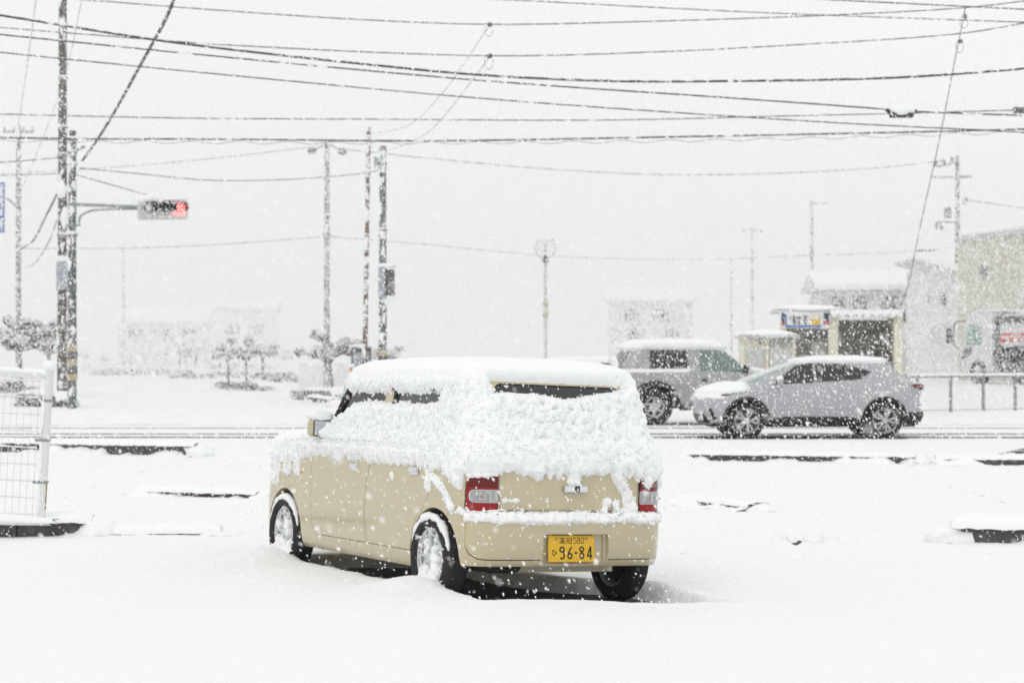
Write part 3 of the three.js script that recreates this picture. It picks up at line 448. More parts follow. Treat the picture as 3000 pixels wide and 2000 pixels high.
    if (y < 0.9) { // slipped pieces, ledge of the bumper
      const n = 0.016 * nf + 0.014 * nb; let e = -1;
      if (rear) { e = Math.max(pd(x, y, [[0.33, 0.82], [0.4, 0.71], [0.455, 0.6]], 0.036), pd(x, y, [[0.235, 0.57], [0.262, 0.65]], 0.026), pd(x, y, [[0.33, 0.56], [0.322, 0.635]], 0.024), pd(x, y, [[-0.46, 0.655], [-0.37, 0.652]], 0.011), pd(x, y, [[0.46, 0.58], [0.38, 0.59]], 0.018), pd(x, y, [[0.56, 0.83], [0.57, 0.76]], 0.03), pd(x, y, [[0.02, 0.82], [0.02, 0.77]], 0.045), pd(x, y, [[-0.66, 0.8], [-0.52, 0.81]], 0.015)); if (y > 0.5 && y < 0.62) e = Math.max(e, 0.031 - Math.abs(y - 0.556) * 0.9); }
      else if (x < 0 || z < 2.6) { e = Math.max(pd(z, y, [[0.06, 0.83], [0.03, 0.7]], 0.028), pd(z, y, [[0.0, 0.78], [-0.16, 0.7], [-0.26, 0.6]], 0.025), pd(z, y, [[-0.3, 0.84], [-0.33, 0.76]], 0.05), pd(z, y, [[2.5, 0.84], [2.52, 0.66]], 0.06), pd(z, y, [[2.3, 0.82], [2.28, 0.74]], 0.05), pd(z, y, [[2.1, 0.82], [2.1, 0.72]], 0.026), pd(z, y, [[0.56, 0.77], [0.54, 0.75]], 0.014)); if (z < -0.34 && y > 0.55 && y < 0.64) e = Math.max(e, 0.02 - Math.abs(y - 0.585)); }
      c = Math.max(c, e + n);
    }
    if (c <= 0) return c;
    const roof = clamp((up - 0.35) / 0.5) * (y > 1.3 ? 1 : 0), shelf = Math.exp(-(((y - 0.93) / 0.075) ** 2)), hood = y > 0.86 && z > 1.75 && y < 0.97 ? 1 : 0;
    const calm = sstep(-0.25, 0.3, fbm(x * 2.3 + 11, y * 2.6, z * 2.3, 2)), T = lerp(0.03, 0.078, roof) + 0.03 * shelf * (1 - hood) + 0.05 * hood * up + 0.02 * cl2 * (1 - roof), amp = lerp(rear ? 0.025 : 0.015, 0.003, Math.max(roof, hood * 0.8)) * (1 - 0.75 * shelf) * lerp(1.25, 0.5, calm);
    return T * Math.sqrt(clamp(c / 0.045)) * (y < 0.75 ? 0.8 : 1) + amp * (cl - 0.5 + 0.3 * (Math.sqrt(clamp(1 - (wd2 / 0.8) ** 2)) - 0.5)) * clamp(c / 0.02) + 0.005 * nf * clamp(c / 0.02);
  };
  const fs = []; { let f = findF(0.5), prev = L.point(f, 0.3), acc = 0; fs.push(f); while (f < L.n) { f = Math.min(L.n, f + 0.004); const p = L.point(f, 0.3); acc += Math.hypot(p[0] - prev[0], p[1] - prev[1], p[2] - prev[2]); prev = p; if (acc > (p[1] > 1.46 ? 0.02 : 0.0085) || f === L.n) { fs.push(f); acc = 0; } } }
  const sg = L.snow(fs, [376, 32, 136, 26, 110, 10, 20, 12], thick);
  const snow = part('snow_cover', sg, M.snow, car, 'thick clumped white snow over roof, windows and shoulders');
  // loose crumbs on the caked faces
  seed(77); const p = sg.getAttribute('position'), nn = sg.getAttribute('normal'), cg = new THREE.IcosahedronGeometry(1, 1), N = 5000, crumbs = new THREE.InstancedMesh(cg, M.snow, N), m4 = new THREE.Matrix4(), qt = new THREE.Quaternion(), used_ = new Set(sg.index.array);
  let k = 0, guard = 0; while (k < N && guard++ < 400000) { const i = Math.floor(rnd() * p.count); if (!used_.has(i)) continue; const y = p.getY(i), x = p.getX(i); if (x > 0.62 || y > 1.38 || nn.getY(i) > 0.9) continue; const s = rr(0.003, 0.0085) * (rnd() < 0.12 ? 1.5 : 1); qt.setFromEuler(new THREE.Euler(rr(0, 6), rr(0, 6), 0)); m4.compose(V(x + nn.getX(i) * s * 0.4, y + nn.getY(i) * s * 0.4, p.getZ(i) + nn.getZ(i) * s * 0.4), qt, V(s, s * rr(0.7, 1.1), s)); crumbs.setMatrixAt(k++, m4); }
  crumbs.count = k; crumbs.name = 'snow_crumbs'; crumbs.userData.kind = 'stuff'; car.add(crumbs);
  part('mirror_snow', [lumpGeo(0.1, 0.04, 0.055, 3).translate(-0.765, 1.115, -1.655), lumpGeo(0.055, 0.04, 0.02, 8).translate(-0.74, 1.005, -1.6), lumpGeo(0.04, 0.05, 0.02, 9).translate(-0.72, 1.03, -1.6)], M.snow, car);
}

// ---------------------------------------------------------------- the other vehicles
const roofSnow = (L, T, edge, extra, only) => (p, q) => { if (only && !only(p)) return -1; const [x, y, z] = p, up = q[1], n = 0.02 * fbm(x * 5, y * 5, z * 5, 3); let c = (up - edge) * 0.16 + n; if (extra) c = Math.max(c, extra(p, q, n)); return c <= 0 ? c : T * Math.sqrt(clamp(c / 0.06)) + 0.006 * (1 - worley(x * 14, y * 14, z * 14)); };
const rowsF = (n, per) => Array.from({ length: n * per + 1 }, (_, k) => k / per);
{ // silver crossover driving to the left
  const car = thing('silver_crossover', 'silver grey crossover with swept roof driving left along the snowy road', 'car', [X(2362, 38.4), 0, -38.4]);
  car.rotation.y = Math.PI / 2 + 0.075; // nose to the left
  // z counts forward from the wheelbase middle
  const rows = [[0.24, 0.8, -2.0, 1.95, 0.3, 0.35], [0.3, 0.85, -2.1, 2.1, 0.32, 0.4], [0.42, 0.885, -2.16, 2.17, 0.34, 0.45], [0.6, 0.9, -2.15, 2.2, 0.36, 0.5], [0.75, 0.9, -2.1, 2.18, 0.36, 0.55], [0.86, 0.89, -2.13, 2.1, 0.36, 0.6], [0.93, 0.875, -2.17, 1.95, 0.36, 0.6], [0.98, 0.86, -2.19, 1.75, 0.36, 0.5], [1.03, 0.84, -2.16, 1.5, 0.34, 0.35], [1.08, 0.81, -2.02, 1.32, 0.32, 0.3], [1.16, 0.77, -1.82, 1.1, 0.3, 0.28], [1.25, 0.73, -1.68, 0.85, 0.28, 0.26], [1.35, 0.68, -1.56, 0.56, 0.26, 0.25], [1.42, 0.64, -1.5, 0.33, 0.24, 0.24], [1.47, 0.59, -1.4, 0.1, 0.2, 0.22], [1.5, 0.52, -1.1, -0.15, 0.18, 0.18], [1.515, 0.38, -0.9, -0.35, 0.12, 0.12]];
  const L = makeLoft(rows, { hw: 0.9, zr: -2.16, zf: 2.2, bulge: 0.05, rearBow: 0.06, frontBow: 0.28 }), cn = [30, 8, 14, 8, 30, 8, 10, 8], whole = L.solid(2, cn);
  let body = whole; const arch = (z, r, s) => hubCyl(r, s * 0.55, s * 1.1, 0.345, z, 40);
  for (const s of [-1, 1]) for (const z of [-1.32, 1.32]) body = cut(body, arch(z, 0.4, s));
  part('body', crease(body), M.silverPaint, car);
  const sh = L.solid(2, cn, 0.006), sh2 = L.solid(2, cn, 0.012);
  const patchS = (name, pts, m, s, shell = sh, x0 = 0.3) => part(name, crease(meet(shell, sidePrism(pts, s * x0, s * 1.1))), m, car);
  for (const s of [-1, 1]) {
    patchS('front_side_window', roundPoly([[0.02, 1.06], [0.88, 1.02], [0.34, 1.39], [0.02, 1.44]], 0.03), M.glassDark, s); patchS('rear_side_window', roundPoly([[-0.02, 1.07], [-0.02, 1.44], [-0.62, 1.4], [-1.1, 1.27], [-0.86, 1.12]], 0.03), M.glassDark, s);
    patchS('sill_cladding', roundPoly([[-0.93, 0.2], [0.93, 0.2], [0.93, 0.36], [0.6, 0.42], [-0.6, 0.42], [-0.93, 0.36]], 0.02), M.rubber, s);
    for (const z of [-1.32, 1.32]) part('arch_cladding', crease(cut(meet(sh, hubCyl(0.455, s * 0.5, s * 1.1, 0.345, z, 40)), hubCyl(0.4, s * 0.4, s * 1.2, 0.345, z, 40))), M.rubber, car);
    const d = patchS('door', roundPoly([[0.0, 0.44], [0.86, 0.44], [0.98, 0.98], [0.0, 1.02]], 0.04), M.silverPaint, s); part('handle', rbox(0.03, 0.03, 0.2, s * 0.895, 0.9, -0.13, 0.01), M.chrome, d);
    const mg = part('door_mirror', [rbox(0.2, 0.14, 0.1, s * 0.98, 1.06, -0.72, 0.04, 3), rbox(0.1, 0.04, 0.06, s * 0.87, 1.0, -0.74, 0.015)], M.silverPaint, car); part('mirror_snow', lumpGeo(0.1, 0.05, 0.06, 4 + s).translate(s * 0.98, 1.14, -0.72), M.snow, mg);
    part('tail_lamp', crease(meet(sh2, sidePrism(roundPoly([[-2.4, 0.83], [-1.82, 0.99], [-1.9, 1.03], [-2.4, 1.04]], 0.02), s * 0.3, s * 1.1))), M.redDark, car);
    part('headlamp', crease(meet(sh2, sidePrism(roundPoly([[1.3, 0.9], [2.02, 0.76], [2.1, 0.8], [1.7, 0.9]], 0.02), s * 0.25, s * 1.1))), M.glassDark, car);
    part('fog_slot', crease(meet(sh2, sidePrism(roundPoly([[1.86, 0.36], [1.93, 0.36], [2.02, 0.56], [1.97, 0.58]], 0.01), s * 0.3, s * 1.1))), M.black, car);
    for (const z of [-1.32, 1.32]) { const w = wheel(car, s * 0.775, 0.343, z, s, { r: 0.343, w: 0.215, rim: 0.24, style: 'five' }); }
    for (const z of [-1.32, 1.32]) part('wheel_well', box(0.3, 0.45, 0.82, s * 0.46, 0.55, -z), M.under, car);
  }
  part('windscreen', crease(meet(sh, rearPrism(roundPoly([[-0.76, 1.055], [0.76, 1.055], [0.56, 1.44], [-0.56, 1.44]], 0.05), 0.15, 1.6))), phys(0.2, 0.3, 0.25, 0.1, { clearcoat: 0.6 }), car);
  part('back_window', crease(meet(sh, rearPrism(roundPoly([[-0.62, 1.12], [0.62, 1.12], [0.5, 1.4], [-0.5, 1.4]], 0.05), -2.2, -1.45))), M.glassDark, car);
  part('rear_spoiler', rbox(1.1, 0.03, 0.28, 0, 1.44, 1.52, 0.012), M.silverPaint, car);
  part('front_grille', [crease(meet(sh2, rearPrism(roundPoly([[-0.6, 0.3], [0.6, 0.3], [0.5, 0.46], [-0.5, 0.46]], 0.03), 1.7, 2.4)))], M.black, car);
  part('rear_valance', crease(meet(sh2, rearPrism([[-1, 0.26], [1, 0.26], [1, 0.5], [-1, 0.5]], -2.4, -1.76))), M.rubber, car);
  part('underbody', box(1.4, 0.08, 3.9, 0, 0.26, 0), M.under, car);
  part('snow_cover', L.snow(rowsF(16, 6), [90, 12, 40, 12, 60, 12, 30, 12], roofSnow(L, 0.06, 0.45, (p, q, n) => (p[1] > 1.48 ? 0.05 : p[2] > 1.3 && p[1] > 0.88 && p[1] < 1.03 ? (q[1] - 0.35) * 0.2 + n : -1), (p) => p[1] > 1.43 || p[2] > 1.3 && p[1] < 1.03)), M.snow, car, 'smooth white snow on roof and bonnet');
}
{ // pale off-roader, spare wheel on its back, driving to the right
  const D = 45.6, car = thing('pale_offroader', 'boxy snow-caked pale off-roader with spare wheel on its tail, behind the silver crossover', 'car', [X(2044, D), 0, -D]);
  car.rotation.y = -Math.PI / 2 + 0.16;
  const rows = [[0.42, 0.82, -2.0, 2.0, 0.18, 0.2], [0.5, 0.9, -2.06, 2.1, 0.2, 0.22], [0.75, 0.93, -2.08, 2.14, 0.2, 0.25], [1.0, 0.93, -2.06, 2.12, 0.2, 0.25], [1.12, 0.91, -2.04, 2.0, 0.2, 0.25], [1.18, 0.89, -2.02, 1.3, 0.2, 0.22], [1.24, 0.87, -2.0, 1.0, 0.2, 0.2], [1.4, 0.83, -1.92, 0.85, 0.22, 0.2], [1.6, 0.77, -1.78, 0.58, 0.24, 0.2], [1.72, 0.74, -1.7, 0.45, 0.26, 0.22], [1.8, 0.68, -1.62, 0.32, 0.26, 0.22], [1.84, 0.54, -1.45, 0.1, 0.22, 0.2], [1.855, 0.3, -1.1, -0.25, 0.15, 0.15]];
  const L = makeLoft(rows, { hw: 0.93, zr: -2.08, zf: 2.14, bulge: 0.04, rearBow: 0.06, frontBow: 0.12 }), cn = [24, 8, 12, 8, 24, 6, 8, 6]; let body = L.solid(2, cn);
  for (const s of [-1, 1]) for (const z of [-1.22, 1.4]) body = cut(body, hubCyl(0.5, s * 0.55, s * 1.1, 0.42, z, 40));
  part('body', crease(body), M.palePaint, car); const sh = L.solid(2, cn, 0.006);
  for (const s of [-1, 1]) {
    const ps = (n, pts, m) => part(n, crease(meet(sh, sidePrism(pts, s * 0.4, s * 1.1))), m, car);
    ps('quarter_window', roundPoly([[-1.35, 1.28], [-0.42, 1.3], [-0.45, 1.7], [-1.3, 1.7]], 0.05), M.glassDark); ps('front_window', roundPoly([[-0.18, 1.24], [0.92, 1.2], [0.5, 1.67], [-0.14, 1.7]], 0.05), phys(0.17, 0.23, 0.2, 0.1));
    for (const z of [-1.22, 1.4]) part('arch_flare', crease(cut(meet(L.solid(2, cn, 0.02), hubCyl(0.6, s * 0.5, s * 1.2, 0.42, z, 40)), hubCyl(0.5, s * 0.4, s * 1.3, 0.42, z, 40))), M.rubber, car);
    const d = ps('door', roundPoly([[-0.22, 0.55], [0.8, 0.55], [0.95, 1.16], [-0.22, 1.18]], 0.06), M.palePaint); part('handle', rbox(0.04, 0.07, 0.14, s * 0.93, 1.03, 0.08, 0.015), M.black, d);
    part('tail_lamp', rbox(0.12, 0.34, 0.08, s * 0.83, 1.02, 2.0, 0.02), M.red, car);
    part('door_mirror', rbox(0.22, 0.18, 0.1, s * 1.02, 1.28, -0.86, 0.04), M.black, car); part('side_step', bar(V(s * 0.92, 0.4, 0.65), V(s * 0.92, 0.4, -0.9), 0.05, 8), M.under, car);
    for (const z of [-1.22, 1.4]) { wheel(car, s * 0.8, 0.42, z, s, { r: 0.42, w: 0.25, rim: 0.225, style: 'steel' }); part('wheel_well', box(0.3, 0.5, 1.0, s * 0.48, 0.68, -z), M.under, car); }
    part('side_snow', L.snow(rowsF(12, 6).filter((f) => f > 5 && f < 9.3), [120, 2, 2, 2, 40, 2, 2, 2], (p, q) => { const [x, y, z] = p, n = fbm(x * 4, y * 5, z * 4, 3); const c = Math.min(1.56 - y, y - 1.0, -0.35 - z + 0.1) * 0.6 - 0.05 + 0.3 * n - (z > -0.2 && z < 0.9 && y > 1.26 ? 0.5 : 0) - (z > 0.9 ? 0.4 : 0) - (y > 1.27 ? 0.5 : 0); return x * s < 0 || Math.abs(q[0]) < 0.5 ? -1 : c <= 0 ? c : 0.018 * Math.sqrt(clamp(c / 0.1)); }), M.snow, car).userData.kind = 'stuff';
  }
  part('back_window', crease(meet(sh, rearPrism(roundPoly([[-0.62, 1.42], [0.62, 1.42], [0.56, 1.66], [-0.56, 1.66]], 0.04), -2.3, -1.5))), M.glassDark, car);
  part('spare_tyre', lathX([[0.2, 0.1], [0.36, 0.11], [0.4, 0.06], [0.4, -0.06], [0.36, -0.11], [0.2, -0.1]], 32).rotateY(Math.PI / 2).translate(0.1, 1.02, 2.2), M.rubber, car); part('spare_cover', new THREE.CylinderGeometry(0.22, 0.22, 0.1, 24).rotateX(Math.PI / 2).translate(0.1, 1.02, 2.24), M.alloy, car);
  for (const s of [-1, 1]) part('roof_rail', tube([V(s * 0.62, 1.76, 1.1), V(s * 0.6, 1.84, 0.9), V(s * 0.58, 1.86, 0.4), V(s * 0.56, 1.84, 0), V(s * 0.54, 1.77, -0.15)], 0.03, 20, 6), M.black, car);
  part('rear_bumper', rbox(1.7, 0.2, 0.2, 0, 0.6, 2.1, 0.05), M.rubber, car); part('front_bumper', rbox(1.7, 0.22, 0.2, 0, 0.62, -2.14, 0.05), M.rubber, car); part('underbody', box(1.3, 0.1, 3.7, 0, 0.44, 0), M.under, car);
  part('snow_cover', L.snow(rowsF(12, 6), [70, 12, 40, 12, 50, 8, 24, 8], roofSnow(L, 0.1, 0.4, (p, q, n) => (p[1] > 1.76 ? 0.06 : p[2] > 1 && p[1] > 1.1 ? (q[1] - 0.35) * 0.2 + n : -1), (p) => p[1] > 1.68 || p[2] > 0.98 && p[1] < 1.24)), M.snow, car); part('tail_snow', [lumpGeo(0.7, 0.22, 0.1, 5).translate(0, 1.32, 2.0), lumpGeo(0.3, 0.2, 0.08, 9).translate(0.1, 1.2, 2.3)], M.snow, car);
}
function lowCar(u, d, label, turn) { // snow-covered family car seen only by its roof
  const car = thing('snow_covered_car', label, 'car', [X(u, d), 0, -d]); car.rotation.y = turn;
  const rows = [[0.25, 0.78, -2, 2, 0.25, 0.3], [0.45, 0.84, -2.1, 2.1, 0.28, 0.35], [0.8, 0.84, -2.1, 2.08, 0.28, 0.4], [0.92, 0.82, -2.05, 1.6, 0.26, 0.4], [1.0, 0.78, -1.9, 1.1, 0.24, 0.3], [1.3, 0.66, -1.6, 0.6, 0.2, 0.22], [1.4, 0.58, -1.4, 0.4, 0.2, 0.2], [1.44, 0.36, -1.1, 0.05, 0.15, 0.15]];
  const L = makeLoft(rows, { hw: 0.84, zr: -2.1, zf: 2.1 }), cn = [20, 6, 10, 6, 20, 6, 8, 6]; let body = L.solid(2, cn); for (const s of [-1, 1]) for (const z of [-1.25, 1.3]) body = cut(body, hubCyl(0.36, s * 0.5, s, 0.31, z, 32));
  part('body', crease(body), M.whitePaint, car); const sh = L.solid(2, cn, 0.006);
  for (const s of [-1, 1]) { part('side_window', crease(meet(sh, sidePrism(roundPoly([[-1.3, 1.02], [0.9, 1.0], [0.45, 1.32], [-1.1, 1.34]], 0.04), s * 0.3, s))), M.glassDark, car); for (const z of [-1.25, 1.3]) wheel(car, s * 0.72, 0.31, z, s, { r: 0.31, w: 0.19, rim: 0.21, style: 'five' }); }
  part('back_window', crease(meet(sh, rearPrism(roundPoly([[-0.55, 1.03], [0.55, 1.03], [0.48, 1.3], [-0.48, 1.3]], 0.04), -2.2, -1.4))), M.glassDark, car);
  part('underbody', box(1.3, 0.08, 3.6, 0, 0.27, 0), M.under, car);
  part('snow_cover', L.snow(rowsF(7, 6), [50, 10, 30, 10, 40, 8, 20, 8], roofSnow(L, 0.12, 0.3, (p, q) => (p[1] > 1.38 ? 0.06 : -1))), M.snow, car);
}
lowCar(1752, 58, 'low car blanketed in snow, seen over the beige hatchback roof', -Math.PI / 2 + 0.5);
{ // lorry on the right, facing left
  const D = 78, t = thing('white_lorry', 'white lorry with red lettering bands and tall mirrors, facing left by beige hall', 'truck', [X(2884, D), 0.48, -D]); t.rotation.y = -1.1;
  // local x: to the right (rearwards), cab front at 0
  const cab = roundPoly([[0, 0.55], [1.75, 0.55], [1.75, 2.75], [0.55, 2.72], [0.25, 2.4], [0.02, 1.5]], 0.08), ex = (pts, z0, z1) => new THREE.ExtrudeGeometry(shape(pts), { depth: z1 - z0, bevelEnabled: true, bevelSize: 0.03, bevelThickness: 0.03, bevelSegments: 2 }).translate(0, 0, z0);
  part('cab', ex(cab, -1.1, 1.1), M.whitePaint, t);
  for (const z of [1.14, -1.14]) { part('side_window', ex(roundPoly([[0.32, 1.55], [1.15, 1.6], [1.15, 2.3], [0.5, 2.3]], 0.05), z - 0.01, z + 0.01), phys(0.25, 0.36, 0.31, 0.1), t); part('mirror_arm', tube([V(0.3, 2.45, z), V(-0.2, 2.4, z + 0.1), V(-0.22, 1.45, z + 0.1), V(0.1, 1.4, z)], 0.025, 24, 5), M.black, t); part('mirror', rbox(0.1, 0.55, 0.26, -0.3, 1.9, z * 1.3, 0.03), M.black, t); part('lamp_panel', ex(roundPoly([[0.06, 1.0], [0.5, 1.15], [0.6, 1.45], [0.25, 1.35]], 0.05), z - 0.01, z + 0.012), M.darkBox, t); for (const x of [1.0, 5.6]) { const w = new THREE.Group(); w.name = 'wheel'; w.position.set(x, 0.48, z * 0.9); t.add(w); part('tyre', lathX([[0.28, 0.13], [0.44, 0.14], [0.48, 0.1], [0.48, -0.1], [0.44, -0.14], [0.28, -0.13]], 32).rotateY(Math.PI / 2), M.rubber, w); part('rim', new THREE.CylinderGeometry(0.28, 0.28, 0.2, 24).rotateX(Math.PI / 2), M.steel, w); } }
  part('windscreen', ex([[-0.01, 1.5], [0.02, 1.5], [0.25, 2.35], [0.2, 2.35]], -0.95, 0.95), M.glassDark, t);
  part('cab_gap', box(0.25, 1.7, 1.9, 1.9, 1.7, 0), M.darkBox, t); part('cargo_tank', rbox(5, 1.25, 2.2, 4.6, 2.05, 0, 0.2, 4), M.whitePaint, t); part('vent_panel', box(2.2, 0.28, 0.05, 3.2, 2.48, 1.12), M.darkBox, t);
  part('red_stripe', box(4.6, 0.07, 0.03, 4.6, 1.92, 1.115), M.signRed, t); for (let k = 0; k < 10; k++) part('red_letter_block', box(0.32, 0.16, 0.03, 2.4 + k * 0.45, 1.72, 1.115), M.signRed, t);
  part('chassis', [box(7.0, 0.5, 1.6, 3.6, 0.75, 0), box(6.8, 0.3, 2.1, 4.0, 1.2, 0)], M.under, t); part('fuel_tank', rbox(1.2, 0.5, 0.4, 3.2, 0.65, 1.0, 0.1), M.darkBox, t); part('snow_cover', [lumpGeo(1.0, 0.09, 1.1, 3).translate(1.15, 2.8, 0), lumpGeo(2.6, 0.12, 1.1, 6).translate(4.6, 2.72, 0)], M.snow, t);
}

// ---------------------------------------------------------------- kerbs with snow on them
function kerb(label, x0, d0, x1, d1, h, deep, m = M.wetConcrete, capT = 0.06, s = 1) { // real kerb stones, front face to the camera
  const n = Math.hypot(x1 - x0, d1 - d0), o = thing('kerb', label, 'kerb', [x0, 0, -d0]); o.rotation.y = Math.atan2(d1 - d0, x1 - x0);
  const k = Math.max(1, Math.round(n / 0.6)); for (let i = 0; i < k; i++) part('kerb_stone', rbox(n / k - 0.008, h + 0.1, deep, (i + 0.5) * n / k, h / 2 - 0.05, -deep / 2, 0.012), m, o);
  const na = Math.max(12, Math.round(n / 0.03)), g = grid(na, 14, (i, j) => { const x = n * i / na, a = j / 14 * Math.PI, e = 0.6 + 0.4 * Math.sqrt(clamp(Math.min(x, n - x) / 0.1)), q = fbm(x * 3 + s * 9, s, 0, 3), f = fbm(x * 14, s * 3, j, 2), R = deep / 2 + 0.03; return [x, h + 0.004 + (capT * e + 0.02 * q) * Math.sin(a) + 0.006 * f * Math.sin(a) - (j === 0 ? 0.012 + 0.012 * f : 0), -deep / 2 + (R + 0.015 * q) * Math.cos(a)]; });
  part('snow_cap', g, M.snow, o); for (const e of [0, n]) part('end_snow', lumpGeo(0.2, h * 0.55 + 0.03, deep * 0.75, s * 7 + e, 3, 0.3).translate(e, h * 0.42, -deep / 2), M.snow, o);
  const b = grid(na, 8, (i, j) => { const x = n * i / na, q = fbm(x * 2.2 + s * 5, 3, 0, 4), f = fbm(x * 12, s, j * 0.4, 2), t = j / 8; return [x, 0.07 + (h * 0.25 + h * 0.75 * q + 0.03 * f) * t * t - 0.02, 0.35 - 0.345 * t]; }, true); part('snow_drift', b, M.snow, o);
}
kerb('kerb stone under the white mesh fence, with bare dark face', -5.2, 16.0, -3.43, 16.25, 0.2, 0.3, M.wetConcrete, 0.07, 2);
kerb('low kerb running right from the mesh fence, thin dark line', -3.36, 16.3, -2.4, 16.4, 0.1, 0.25, M.wetConcrete, 0.06, 3);
kerb('brown streaked kerb between mesh fence and beige hatchback', -4.0, 21.1, -2.63, 20.5, 0.13, 0.2, new THREE.MeshStandardMaterial({ map: concT, color: lin(0.16, 0.115, 0.09), roughness: 0.9 }), 0.05, 4);
kerb('long dark roadside kerb on the left behind the mesh fence', -8.6, 31.2, -4.75, 29.8, 0.21, 0.3, M.wetConcrete, 0.07, 5);
kerb('long dark roadside kerb on the right below the silver crossover', 2.5, 28.4, 5.6, 27.6, 0.16, 0.3, M.wetConcrete, 0.04, 6);
kerb('roadside kerb at right edge by the curved tyre tracks', 5.9, 27.7, 8.4, 27.3, 0.13, 0.3, M.wetConcrete, 0.05, 7);
kerb('short kerb peeking out right of the beige hatchback', 1.66, 20.4, 2.3, 19.2, 0.1, 0.2, M.wetConcrete, 0.04, 8);
kerb('kerb end with tapered dark face at right edge of the lot', 3.5, 15.85, 4.9, 15.4, 0.19, 0.35, M.wetConcrete, 0.09, 9);
kerb('far planter kerb in front of middle pine', -7.4, 81, -5.9, 77, 0.28, 0.3, M.wetConcrete, 0.07, 10);
kerb('planter kerb below the large pruned pine beside grey pole', -6.7, 65, -5.4, 59.5, 0.26, 0.3, M.wetConcrete, 0.08, 11);

// ---------------------------------------------------------------- fences
{ // white mesh fence, end post leaning
  const D = 16.15, x0 = X(120, D), o = thing('mesh_fence', 'white welded mesh fence panel with leaning end post at left edge', 'fence', [x0, 0.2, -D]); o.rotation.z = -0.055;
  const Hp = 1.24; part('end_post', [cyl(0.033, 0.033, Hp, 0, 0, 0, 16), cyl(0.037, 0.037, 0.03, 0, Hp - 0.01, 0, 16)], M.whiteMetal, o);
  part('rust_stain', rbox(0.012, 0.22, 0.01, 0.03, 0.22, 0.012, 0.004), M.rust, o);
  for (const y of [0.33, 0.67, 0.99]) part('clamp', [rbox(0.08, 0.022, 0.075, -0.005, y, 0, 0.006), rbox(0.05, 0.02, 0.03, -0.06, y - 0.004, 0.01, 0.006)], M.steel, o);
  for (let k = 0; k < 9; k++) part('horizontal_wire', bar(V(-0.06, 0.06 + k * 0.135, 0), V(-1.3, 0.06 + k * 0.135, 0), 0.0035, 5), M.whiteMetal, o);
  for (let k = 0; k < 22; k++) part('vertical_wire', bar(V(-0.075 - k * 0.056, 0.04, 0.006), V(-0.075 - k * 0.056, 1.18, 0.006), 0.0025, 4), M.whiteMetal, o);
  part('top_rail', rbox(1.3, 0.045, 0.03, -0.68, 1.185, 0, 0.01), M.whiteMetal, o); part('bottom_rail', rbox(1.3, 0.03, 0.03, -0.68, 0.035, 0, 0.008), M.whiteMetal, o);
  seed(31); part('snow_cap', [tubeVar([V(0.02, 1.21, 0), V(-0.3, 1.215, 0), V(-0.7, 1.215, 0), V(-1.32, 1.215, 0)], (t) => [0.026 + 0.014 * fbm(t * 22, 3, 0, 3), 0.004], 90, 8), lumpGeo(0.055, 0.05, 0.05, 12).translate(0, Hp + 0.03, 0)], M.snow, o);
  part('post_snow', [lumpGeo(0.02, 0.16, 0.025, 4).translate(-0.03, 0.88, 0.022), lumpGeo(0.02, 0.15, 0.025, 6).translate(-0.03, 0.52, 0.022), lumpGeo(0.02, 0.12, 0.02, 7).translate(-0.03, 0.2, 0.02)], M.snow, o);
  for (let k = 1; k < 9; k++) { const y = 0.06 + k * 0.135; part('wire_snow', tubeVar([V(-0.07, y + 0.005, 0), V(-0.5, y + 0.005, 0), V(-0.9, y + 0.005, 0), V(-1.3, y + 0.005, 0)], (t) => [Math.max(0.0005, 0.006 + 0.012 * fbm(t * 18 + k * 5, k, 0, 3)), 0.002], 70, 5), M.snow, o); }
  part('foot_snow', lumpGeo(0.75, 0.05, 0.09, 21).translate(-0.62, 0.01, 0.03), M.snow, o);
}
{ // chain-link fence on the right
  const o = thing('chain_link_fence', 'low wire fence with snowy top rail right of the silver crossover', 'fence', [X(2680, 53), 0, -53]); o.rotation.y = 0.5; const n = 9.4, h = 1.02;
  for (let k = 0; k < 8; k++) part('fence_post', cyl(0.045, 0.045, h + 0.05, 1.15 * k + 0.1, 0, 0, 10), M.steel, o);
  part('top_rail', bar(V(-0.3, h, 0), V(n, h, 0), 0.03, 8), M.steel, o); part('bottom_wire', bar(V(-0.3, 0.12, 0), V(n, 0.12, 0), 0.008, 4), M.steel, o);
  const w = []; for (let k = 0; k < 150; k++) { const x = k * 0.065 - 0.3; w.push(bar(V(x, 0.12, 0), V(x + 0.88, h, 0), 0.0018, 3), bar(V(x + 0.88, 0.12, 0), V(x, h, 0), 0.0018, 3)); } const net = part('wire_netting', w, M.steel, o); net.userData.kind = 'stuff';
  part('snow_cap', tubeVar([V(-0.3, h + 0.03, 0), V(3, h + 0.03, 0), V(6, h + 0.03, 0), V(n, h + 0.03, 0)], (t) => [0.04 + 0.012 * fbm(t * 30, 1, 0, 2), 0.015], 90, 7), M.snow, o);
}

